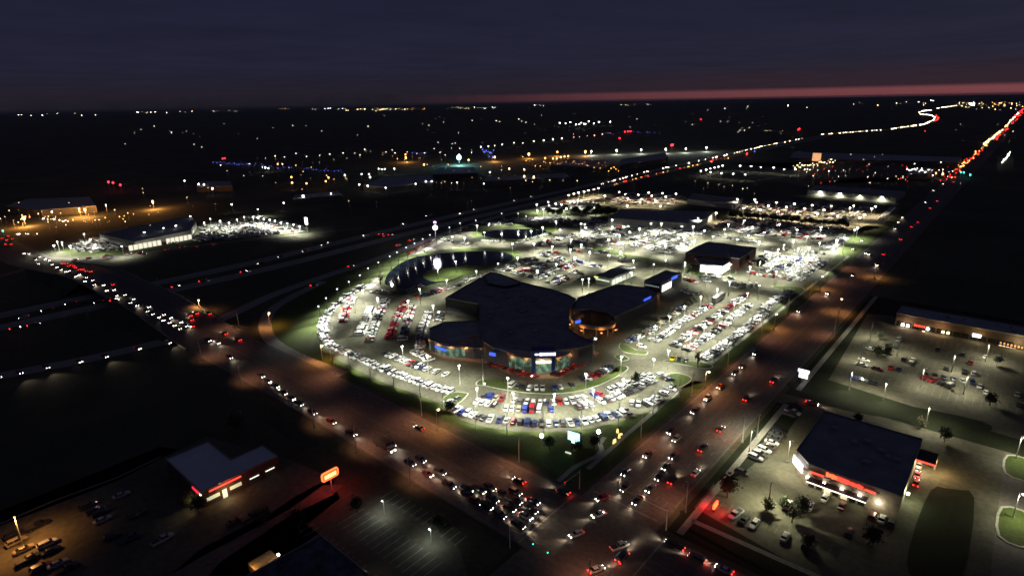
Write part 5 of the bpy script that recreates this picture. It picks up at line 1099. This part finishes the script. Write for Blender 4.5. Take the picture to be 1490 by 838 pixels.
# pylon signs
x, y = at(634, 345, 8); o = tag(empty('pylon_sign', (x, y, 0)), 'tall pylon with dazzling white lit top by the highway and pond', 'sign')
MB().cyl((0, 0, 0), (0, 0, 15), .5, .4, M_pole, 8).build('pole', o); bm = bmesh.new(); bmesh.ops.create_uvsphere(bm, u_segments=12, v_segments=8, radius=2.1); me = bpy.data.meshes.new('lit_globe'); bm.to_mesh(me); bm.free(); me.materials.append(E('pylon_white', (.96, .9, 1), 8)); link('lit_globe', me, o, (0, 0, 16.5)); MB().box((0, 0, 21.3), (2.2, 1.2, 1.6), E('pylon_soft', (.9, .6, 1), 2.5)).build('upper_plate', o)
link('pylon_light', pointl('pylon_light', 16000, (.9, .8, 1), 2.5), o, (0, 0, 16.5)).data.shadow_soft_size = 3.1
x, y = at(446, 326, 8); o = tag(empty('pylon_sign', (x, y, 0)), 'white lit pylon sign at the right end of the west dealership', 'sign')
MB().cyl((0, 0, 0), (0, 0, 8), .5, .4, M_pole, 8).build('pole', o); MB().box((0, 0, 11), (3.4, 1.2, 7), E('pylon_white2', (1, 1, .95), 4)).build('sign_panel', o)
x, y = at(1188, 232, 10); o = tag(empty('pylon_sign', (x, y, 0)), 'square orange lit tower sign at the upper right lots', 'sign'); MB().cyl((0, 0, 0), (0, 0, 8), .8, .6, M_pole, 8).build('pole', o); MB().box((0, 0, 14), (14, 3, 14), E('orange_tower', (1, .5, .22), .9)).build('sign_panel', o)
x, y = at(345, 602, 2); o = tag(empty('roadside_board', (x, y, 0), R(70)), 'small unlit reddish board standing in the dark field at left', 'sign'); MB().box((0, 0, 2.2), (4, .2, 1.8), mat('reddish_board', (.28, .12, .10), .8)).build('board', o); MB().box((-1.2, .15, 1.1), (.15, .12, 2.2), M_bark).build('post', o); MB().box((1.2, .15, 1.1), (.15, .12, 2.2), M_bark).build('post', o)

# ------------------------------------------------------------------ trees
def tree_mesh(seed, kind):
    rr = random.Random(seed); t = MB(); t.cyl((0, 0, 0), (0, 0, 2.2), .20, .13, M_bark, 7)
    tips = []
    for k in range(9):
        a = rr.uniform(0, 6.28); ra = rr.uniform(.2, .95); q = (ra * math.cos(a), ra * math.sin(a), rr.uniform(2.6, 4.6)); t.cyl((0, 0, 1.5 + .12 * k), q, .07, .025, M_bark, 4); tips.append(q)
    c = MB()
    if kind == 'bare':
        for k in range(150):
            s = rr.choice(tips); d = Vector((rr.gauss(0, 1), rr.gauss(0, 1), rr.gauss(.2, .8))).normalized() * rr.uniform(.5, 1.7); w = .035
            e = Vector(s) + d; n = Vector((-d.y, d.x, .1)).normalized() * w; c.add([Vector(s) - n, Vector(s) + n, e], [(0, 1, 2)], M_twig)
        m = M_twig
    n = 760 if kind == 'leafy' else 90
    for k in range(n):
        s = rr.choice(tips) if rr.random() < .8 else (0, 0, 3.6); p = Vector(s) + Vector((rr.gauss(0, .68), rr.gauss(0, .68), rr.gauss(0, .6)))
        a = Vector((rr.gauss(0, 1), rr.gauss(0, 1), rr.gauss(0, 1))).normalized() * rr.uniform(.16, .34); b2 = a.orthogonal().normalized() * a.length
        c.add([p - a, p - b2, p + a, p + b2], [(0, 1, 2, 3)], M_leaf if kind == 'leafy' else M_twig)
    return t.me('trunk'), c.me('crown')
TM = {('leafy', i): tree_mesh(20 + i, 'leafy') for i in range(3)}; TM.update({('bare', i): tree_mesh(40 + i, 'bare') for i in range(3)})
def tree(a, c, kind, label, s=1.0, z=.1, group='small trees of the lots', px=True):
    x, y = at(a, c, z) if px else G(a, c); t, cr_ = TM[kind, random.randrange(3)]; o = tag(empty('tree', (x, y, z), random.uniform(0, 6)), label, 'tree', group); o.scale = (s, s, s * random.uniform(.9, 1.1))
    link('trunk', t, o); link('crown', cr_, o)
random.seed(21)
for i, (a, c, k, s, w) in enumerate([(579, 420, 'bare', 1.5, 'glowing bare tree at the foot of the pond, right one'), (554, 414, 'bare', 1.3, 'glowing bare tree at the foot of the pond, left one'), (926, 559, 'leafy', .9, 'dark round tree among the front right rows'), (1022, 440, 'bare', 1.0, 'bare lit tree below the white trailer'), (999, 455, 'bare', 1.2, 'bare lit tree, middle of the east rows'), (978, 468, 'bare', 1.2, 'bare lit tree beside a lamp in the east rows'), (958, 481, 'bare', 1.2, 'bare tan tree in the first east row'), (940, 494, 'bare', 1., 'bare tree at the left end of the east rows'), (1008, 445, 'leafy', .8, 'small evergreen among the east rows'),
     (1152, 760, 'leafy', .8, 'tree right of the lamp pole, dark'), (1117, 746, 'leafy', .75, 'round tree on the lamp island of the drugstore lot'), (1138, 742, 'leafy', .7, 'second round tree on the lamp island'), (1165, 752, 'leafy', 1.0, 'dark round tree below the drugstore front'), (1268, 795, 'leafy', 1.05, 'dark round tree on its own small island at bottom right'), (1058, 724, 'leafy', 1.2, 'dark broad tree at the left kerb of the drugstore lot'), (1175, 800, 'leafy', .9, 'tree by the lower kerb of the drugstore lot'), (1374, 643, 'leafy', .9, 'round shrub-like tree behind the drive-through'), (1247, 615, 'leafy', .7, 'small tree behind the drugstore, left'), (1340, 622, 'bare', .7, 'thin tree behind the drugstore, middle'), (1440, 590, 'leafy', .9, 'dark tree at the right end of the mall verge'),
     (1276, 520, 'leafy', .9, 'dark tree near the left edge of the mall lot'), (1291, 518, 'leafy', .9, 'dark tree second from left in the mall lot'), (1280, 494, 'leafy', .7, 'small dark tree at the mall lot corner'), (1450, 532, 'leafy', .8, 'tree at the mall lot light island'), (290, 745, 'leafy', 1.0, 'dark shrub tree at the auto shop corner'), (274, 738, 'leafy', .9, 'second shrub tree at the auto shop corner'), (345, 630, 'leafy', 1.3, 'dark tree behind the auto shop'), (385, 762, 'leafy', .9, 'dark tree on the lane verge by the auto shop'), (435, 770, 'leafy', 1.2, 'dark tree by the lane and striped lot'), (655, 600, 'leafy', .9, 'dark tree on the west tip of the front lot'), (840, 660, 'leafy', .8, 'dark low tree in the corner monument garden'), (800, 655, 'leafy', .8, 'dark low tree left of the monument'), (865, 652, 'leafy', .8, 'dark low tree right of the monument'), (1015, 535, 'bare', 1.2, 'tall bare tree at the east entrance'), (640, 775, 'leafy', .9, 'dark tree on the verge of the striped lot'), (520, 745, 'leafy', .8, 'dark tree left of the striped lot'),
     (1104, 393, 'leafy', 1.4, 'lit green tree right of the service building'), (1084, 386, 'leafy', 1.4, 'lit tree at the service building corner'), (1000, 398, 'leafy', 1.2, 'tree left of the glowing entrance'), (830, 372, 'leafy', 1.4, 'tree on the drive behind the store'), (905, 382, 'leafy', 1.2, 'lit tree behind the wash building')]):
    tree(a, c, k, w, s * 1.15)
for i in range(34):
    a = 1062 + i * 5.2 + random.uniform(-2, 2); tree(a, 317 + i * .45 + random.uniform(-1, 1), 'leafy', f"tree, {ordn(i + 1)} from the left in the dark belt before the warm lots", random.uniform(1.0, 1.5), group='tree belt before the warm lots')
for i in range(20):
    a = 800 + i * 5 + random.uniform(-2, 2); tree(a, 313 + random.uniform(-4, 3), 'leafy', f"tree, {ordn(i + 1)} from the left in the dark clump under the auction lot", random.uniform(1.4, 2.1), group='dark clump under the auction lot')

# ------------------------------------------------------------------ far lights of the town
def lightme(m, r, h):
    b = MB().cyl((0, 0, 0), (0, 0, h), .15, .1, M_pole, 4); n = 8; vs = [(0, 0, h + r), (0, 0, h - r)]
    for zz, k in ((.7, .7), (-.7, .7)): vs += [(r * k * math.cos(2 * math.pi * i / n), r * k * math.sin(2 * math.pi * i / n), h + r * zz) for i in range(n)]
    f = [(0, 2 + i, 2 + (i + 1) % n) for i in range(n)] + [(1, 2 + n + (i + 1) % n, 2 + n + i) for i in range(n)] + [(2 + i, 2 + n + i, 2 + n + (i + 1) % n, 2 + (i + 1) % n) for i in range(n)]
    return b.add(vs, f, m)
def farlamp(a, c, m, r, label, group, light=None, h=10):
    r *= .74 if group else .9
    x, y = at(a, c, h); b = lightme(m, r, h); o = tag(empty('high_lamp', (x, y, 0)), label, 'lamp', group)
    k = MB(); k.cyl((0, 0, 0), (0, 0, h), .2, .12, M_pole, 5); k.build('pole', o)
    b = MB(); n = 8; vs = [(0, 0, h + r), (0, 0, h - r)]
    for zz in (.7, -.7): vs += [(r * .8 * math.cos(2 * math.pi * i / n), r * .8 * math.sin(2 * math.pi * i / n), h + r * zz) for i in range(n)]
    b.add(vs, [(0, 2 + i, 2 + (i + 1) % n) for i in range(n)] + [(1, 2 + n + (i + 1) % n, 2 + n + i) for i in range(n)] + [(2 + i, 2 + n + i, 2 + n + (i + 1) % n, 2 + (i + 1) % n) for i in range(n)], m); b.build('lens', o)
    if light: link('lamp_light', light, o, (0, 0, h - r - .4))
L_bigo = pointl('lamp_light', 60000, (1, .42, .10), 1); L_bigw = pointl('lamp_light', 60000, (.9, 1, .9), 1); L_teal = pointl('lamp_light', 120000, (.3, .85, 1), 2)
farlamp(667.8, 229.4, E_teal, 4.6, 'brilliant teal-white light, biggest of all far lights', None, L_teal, 16)
for i, (a, c, r) in enumerate([(769.5, 224.4, 3.2), (811, 221.3, 2.2), (851.7, 221, 3.4), (590.5, 229.4, 2.2), (590, 225, 1.8), (617, 239.8, 2), (682, 233, 2), (720, 228.7, 2.2), (793.3, 230.4, 2), (804.7, 231, 1.8), (810, 231, 1.8), (816, 229, 2), (821.5, 228, 1.8), (826.8, 227.4, 2), (762.8, 256.6, 1.5), (776.8, 258, 1.8), (713, 250.9, 1.4), (741, 245.8, 1.4), (762.8, 246.8, 1.4), (34.6, 317.3, 2.4), (123.5, 305, 1.8), (115, 303.6, 1.2), (222, 293.5, 1.9), (404, 239, 1.4), (424, 258, 1.6), (425, 266, 1.6), (478, 258.5, 1.6), (474, 264, 1.4), (446, 267, 1.4)]):
    farlamp(a, c, E_sod if i not in (14, 15, 16, 17, 18) else E_sodp, r, f"orange far lamp, {ordn(i + 1)} of the amber yard lights", 'orange yard lamps far off', L_bigo if r >= 2.2 or c > 290 else None)
for i, (a, c, r) in enumerate([(860.4, 220.3, 2.6), (897, 219, 3), (933, 218, 2.6), (968.8, 217.3, 3), (998, 216.3, 2.8), (1028, 215, 2.6), (551, 245.8, 1.3), (555.5, 246.5, 1.5), (559.7, 246.3, 1.3), (537, 253.6, 1.5), (538.5, 258, 2), (526, 253.5, 1.3), (573.8, 245.8, 1.6), (501.7, 255.2, 1.6), (522.8, 268.7, 1.5), (535, 270.7, 1.7), (561, 273.4, 1.3), (604.7, 267.7, 1.3), (619.8, 264.3, 1.5), (628, 264, 1.2), (268.5, 263.3, 1.4), (289, 268, 1.6), (296.6, 268.7, 1.6), (309, 274.5, 2), (441, 285.4, 2.2), (481.5, 281.7, 1.3), (412.7, 295.5, 1.2), (337, 297.5, 1.3), (75.5, 308.6, 1.3), (154, 298.5, 1), (665, 266, 1), (704, 267.5, 1)]):
    farlamp(a, c, E_lens, r * .8, f"white far lamp, {ordn(i + 1)} of the scattered white ones", 'white lamps far off', L_bigw if i < 6 else None)
for i, (a, c) in enumerate([(814.4, 179.4), (823, 179.7), (829.9, 178), (838, 181.5), (843, 181), (849.7, 180.4), (856.7, 177), (864, 180), (871.8, 177.7), (888, 177.4), (846, 179), (852, 180.5)]): farlamp(a, c, E_lens, 3.6 if i in (0, 2, 6, 8, 9) else 2.6, f"white mast light, {ordn(i + 1)} of the sports-field row near the horizon", 'white mast row near the horizon', h=20)
for i, (a, c) in enumerate([(157.7, 265), (164.4, 266), (175, 269.3), (909.4, 192), (914, 191.4), (917.5, 191.5), (901.5, 201.5), (977, 211.5), (979, 211), (324, 231), (327, 230.5), (1020, 174)]): farlamp(a, c, E_red, 2.0 if c > 230 else 3.0, f"red beacon, {ordn(i + 1)} of the scattered red lights", 'red beacons', h=12)
# rows of airfield lights, town clusters and far car lights: too many to single out
SM_ = MB(); random.seed(77); E_road = E('far_headlight_warm', (1, .76, .50), 18)
def dots(l, m, r, h=8):
    for a, c in l:
        x, y = at(a, c, h); d = math.hypot(x, y); b = lightme(m, r * d / 1000 * random.choice((.45, .6, .8, 1, 1.25)), h)
        k = len(SM_.v); SM_.v += [(vx + x, vy + y, vz) for vx, vy, vz in b.v]; mi = [SM_.mi(q) for q in b.mats]
        for f, mm in zip(b.f, b.m): SM_.f.append(tuple(k + i for i in f)); SM_.m.append(mi[mm]); SM_.c.append(None)
def jit(p, q, n, s=.6): return [(p[0] + (q[0] - p[0]) * (i + random.uniform(-.3, .3)) / n, p[1] + (q[1] - p[1]) * i / n + random.gauss(0, s)) for i in range(n + 1)]
dots([(699.7, 214), (710.7, 213), (719.8, 212.3), (730.9, 210.6), (747.7, 208), (760.7, 208.6), (776.8, 205.6), (791, 204.6), (804.7, 203), (817.8, 201.5)], E_lensw, .75)
dots([(843.3, 199.5), (854.7, 197.9), (865, 197.3), (876.5, 195.5), (888, 194), (835, 200)], E('dull_red_lamp', (1, .35, .25), 6), .7)
dots(jit((355, 231), (700, 214), 22, 3.0) + jit((330, 234), (560, 240), 7, 4) + jit((500, 226), (690, 224), 10, 4), E_lensw, .30)
dots(jit((310, 236), (360, 240), 18, 1.0) + jit((340, 238), (500, 250), 44, 1.2) + jit((600, 222), (620, 224), 6, 1.5), E_blueL, .5); dots(jit((702, 218), (718, 224), 16, 2.6), E_blueL, .9); dots(jit((880, 194), (960, 192), 12, .8), E_blueL, .5)
dots([(381.6, 243.5), (386, 244), (390.5, 245), (411, 239)], E_lens, .9)
dots(jit((760, 232), (800, 244), 8, 3) + jit((800, 232), (900, 246), 34, 4.5) + jit((560, 226), (700, 246), 14, 6) + jit((400, 232), (500, 260), 7, 5), E_sod, .38)
dots(jit((640, 268), (840, 264), 10, 4) + jit((1010, 262), (1100, 280), 8, 4), E_sodp, .35)
dots([(random.uniform(150, 900), random.uniform(176, 215)) for _ in range(26)], E_lensw, .2); dots([(random.uniform(200, 760), random.uniform(232, 300)) for _ in range(30)], E_sodp, .25)
dots([(random.uniform(1150, 1400), random.uniform(236, 268)) for _ in range(34)], E_lensw, .34); dots([(random.uniform(1180, 1400), random.uniform(240, 268)) for _ in range(14)], E_brake, .36); dots([(random.uniform(0, 220), random.uniform(295, 335)) for _ in range(30)], E_sodp, .32)
# horizon towns
hz = lambda x: 164.6 - (x / 1490) * 27.6
for x0, x1, n, m, off, sp in [(0, 150, 12, E_lensw, 3.2, 1.2), (50, 115, 8, E_sodp, 1.6, .6), (195, 265, 16, E_lensw, 2.8, .7), (255, 280, 8, E_sodp, 2.4, .6), (300, 345, 14, E_lensw, 2.5, .7), (400, 420, 8, E_sod, 1.2, .8), (440, 462, 6, E_lensw, 2, 2), (468, 500, 14, E_lens, 2.0, 1.0), (500, 560, 40, E_sodp, 4.0, 1.4), (540, 590, 26, E_lens, 4, 1.4), (556, 625, 26, E_sod, 4, 1.2), (656, 705, 26, E_sodp, 4.6, 1.2), (656, 735, 26, E_lens, 4.5, 1.2), (765, 795, 8, E_lens, 3.0, .8), (888, 940, 9, E_sodp, 4.5, 1), (940, 960, 6, E_lens, 4, .8), (1010, 1180, 16, E_lensw, 9, 4), (1240, 1290, 9, E_sodp, 8, 2), (1300, 1360, 16, E_lensw, 6, 3), (1340, 1350, 6, E_sodp, 10, 2), (1395, 1490, 60, E_sodp, 11, 5), (1395, 1490, 34, E_lens, 13, 6), (1400, 1490, 26, E_sod, 10, 5), (990, 1110, 12, E_lensw, 27, 6), (1110, 1140, 16, E_sodp, 45, 2.5), (1055, 1170, 12, E_lensw, 42, 5), (500, 820, 20, E_lensw, 16, 7), (700, 1020, 16, E_lensw, 22, 7), (150, 500, 9, E_lensw, 22, 10), (1360, 1480, 16, E_lensw, 42, 12), (1180, 1300, 14, E_lens, 84, 8), (1160, 1390, 26, E_lensw, 108, 9), (1200, 1400, 18, E_brake, 106, 10), (1150, 1340, 12, E_sodp, 104, 9)]:
    dots([(random.uniform(x0, x1), hz((x0 + x1) / 2) - (random.uniform(x0, x1) - (x0 + x1) / 2) * .0185 + off + abs(random.gauss(0, sp))) for _ in range(max(3, int(n * .5)))], m, random.choice((.26, .30, .38)) if off < 12 else random.choice((.16, .24)))
dots([(1413, 152), (1416, 152.5), (1411, 151)], E_lens, 1.4); dots(jit((1160, 243), (1215, 234), 22, 1.6), E_sodp, .55); dots(jit((1458, 238), (1470, 222), 12, 1.0), E_lens, .6); dots(jit((1320, 247), (1356, 247), 14, 1.4), E_lens, .5)
dots([(1362, 252), (1372, 253.5), (1190, 231)], E_sod, 1.1); dots([(1086, 225), (1087, 224)], E_brake, 1.3); dots([(1098, 220.5)], E_blueL, 1.4); dots([(1346, 191), (1163, 188), (1161, 189), (1020, 174)], E_red, 1.0)
# traffic far away: strings of car lights
def string(line, n, m, r, s=.35):
    P = resample(line, 1.0); tot = [0]
    for a, c in zip(line, line[1:]): tot.append(tot[-1] + math.dist(a, c))
    for i in range(n):
        t = random.uniform(0, tot[-1]) if s > 0 else tot[-1] * i / n
        for k in range(len(line) - 1):
            if tot[k] <= t <= tot[k + 1]:
                f = (t - tot[k]) / max(1e-6, tot[k + 1] - tot[k]); dots([(line[k][0] + (line[k + 1][0] - line[k][0]) * f + random.gauss(0, abs(s)), line[k][1] + (line[k + 1][1] - line[k][1]) * f + random.gauss(0, abs(s) * .5))], m, r, 1.0); break
string([(875, 268), (940, 250), (1000, 238), (1060, 225)], 34, E_lensw, .55)
string([(880, 272), (940, 256), (1000, 243), (1080, 226)], 22, E_sod, .45); string([(900, 266), (1060, 228)], 14, E_brake, .5)
string([(1060, 225), (1105, 214), (1176, 200)], 34, E_road, .42, .5); string([(1194, 196), (1284, 189)], 34, E_road, .42, .4); string([(1296, 188), (1345, 181), (1360, 174)], 46, E_road, .45, .4)
string([(1345, 181), (1358, 175), (1361, 171), (1355, 168), (1340, 166.5), (1337, 164), (1345, 161.5), (1356, 160.5)], 90, E_road, .46, .35); string([(1363, 158), (1392, 153.8)], 32, E_road, .36, .3); string([(1358, 178), (1366, 172), (1362, 168)], 16, E_brake, .45)
string([(1395, 246), (1428, 216), (1438, 208)], 26, E_sod, .6, 2.2); string([(1428, 212), (1440, 204), (1462, 186), (1481, 165)], 90, E_sodp, .42, .9); string([(1446, 204), (1470, 184), (1488, 163)], 40, E_brake, .42, 1.2); string([(1474, 172), (1489, 158)], 30, E_red, .6, 1)
string([(1380, 262), (1400, 240), (1430, 216)], 26, E_brake, .55, 3)
string([(20, 312), (90, 318), (150, 322), (240, 308)], 26, E_sod, .42, 4); string([(60, 318), (110, 322)], 12, E_lensw, .42, 1); string([(20, 341), (60, 340)], 7, E_lensw, .45, .4)
tag(SM_.build('distant_lights'), 'countless small lights of far streets, town and traffic', 'lights', kind='stuff')
# ------------------------------------------------------------------ evening haze
HZ = MB().box((0, 0, 65), (124000, 124000, 134), M_dark).build('haze'); tag(HZ, kind='stuff')
hm = bpy.data.materials.new('haze_air'); hm.use_nodes = True; t = hm.node_tree; t.nodes.clear(); o_ = t.nodes.new('ShaderNodeOutputMaterial'); pv = t.nodes.new('ShaderNodeVolumePrincipled')
pv.inputs['Color'].default_value = (.75, .8, .9, 1); pv.inputs['Density'].default_value = 2.2e-5; t.links.new(pv.outputs[0], o_.inputs['Volume']); HZ.data.materials[0] = hm
cy.volume_bounces = 0
print('objects', len(bpy.data.objects), 'traffic', TR[0])
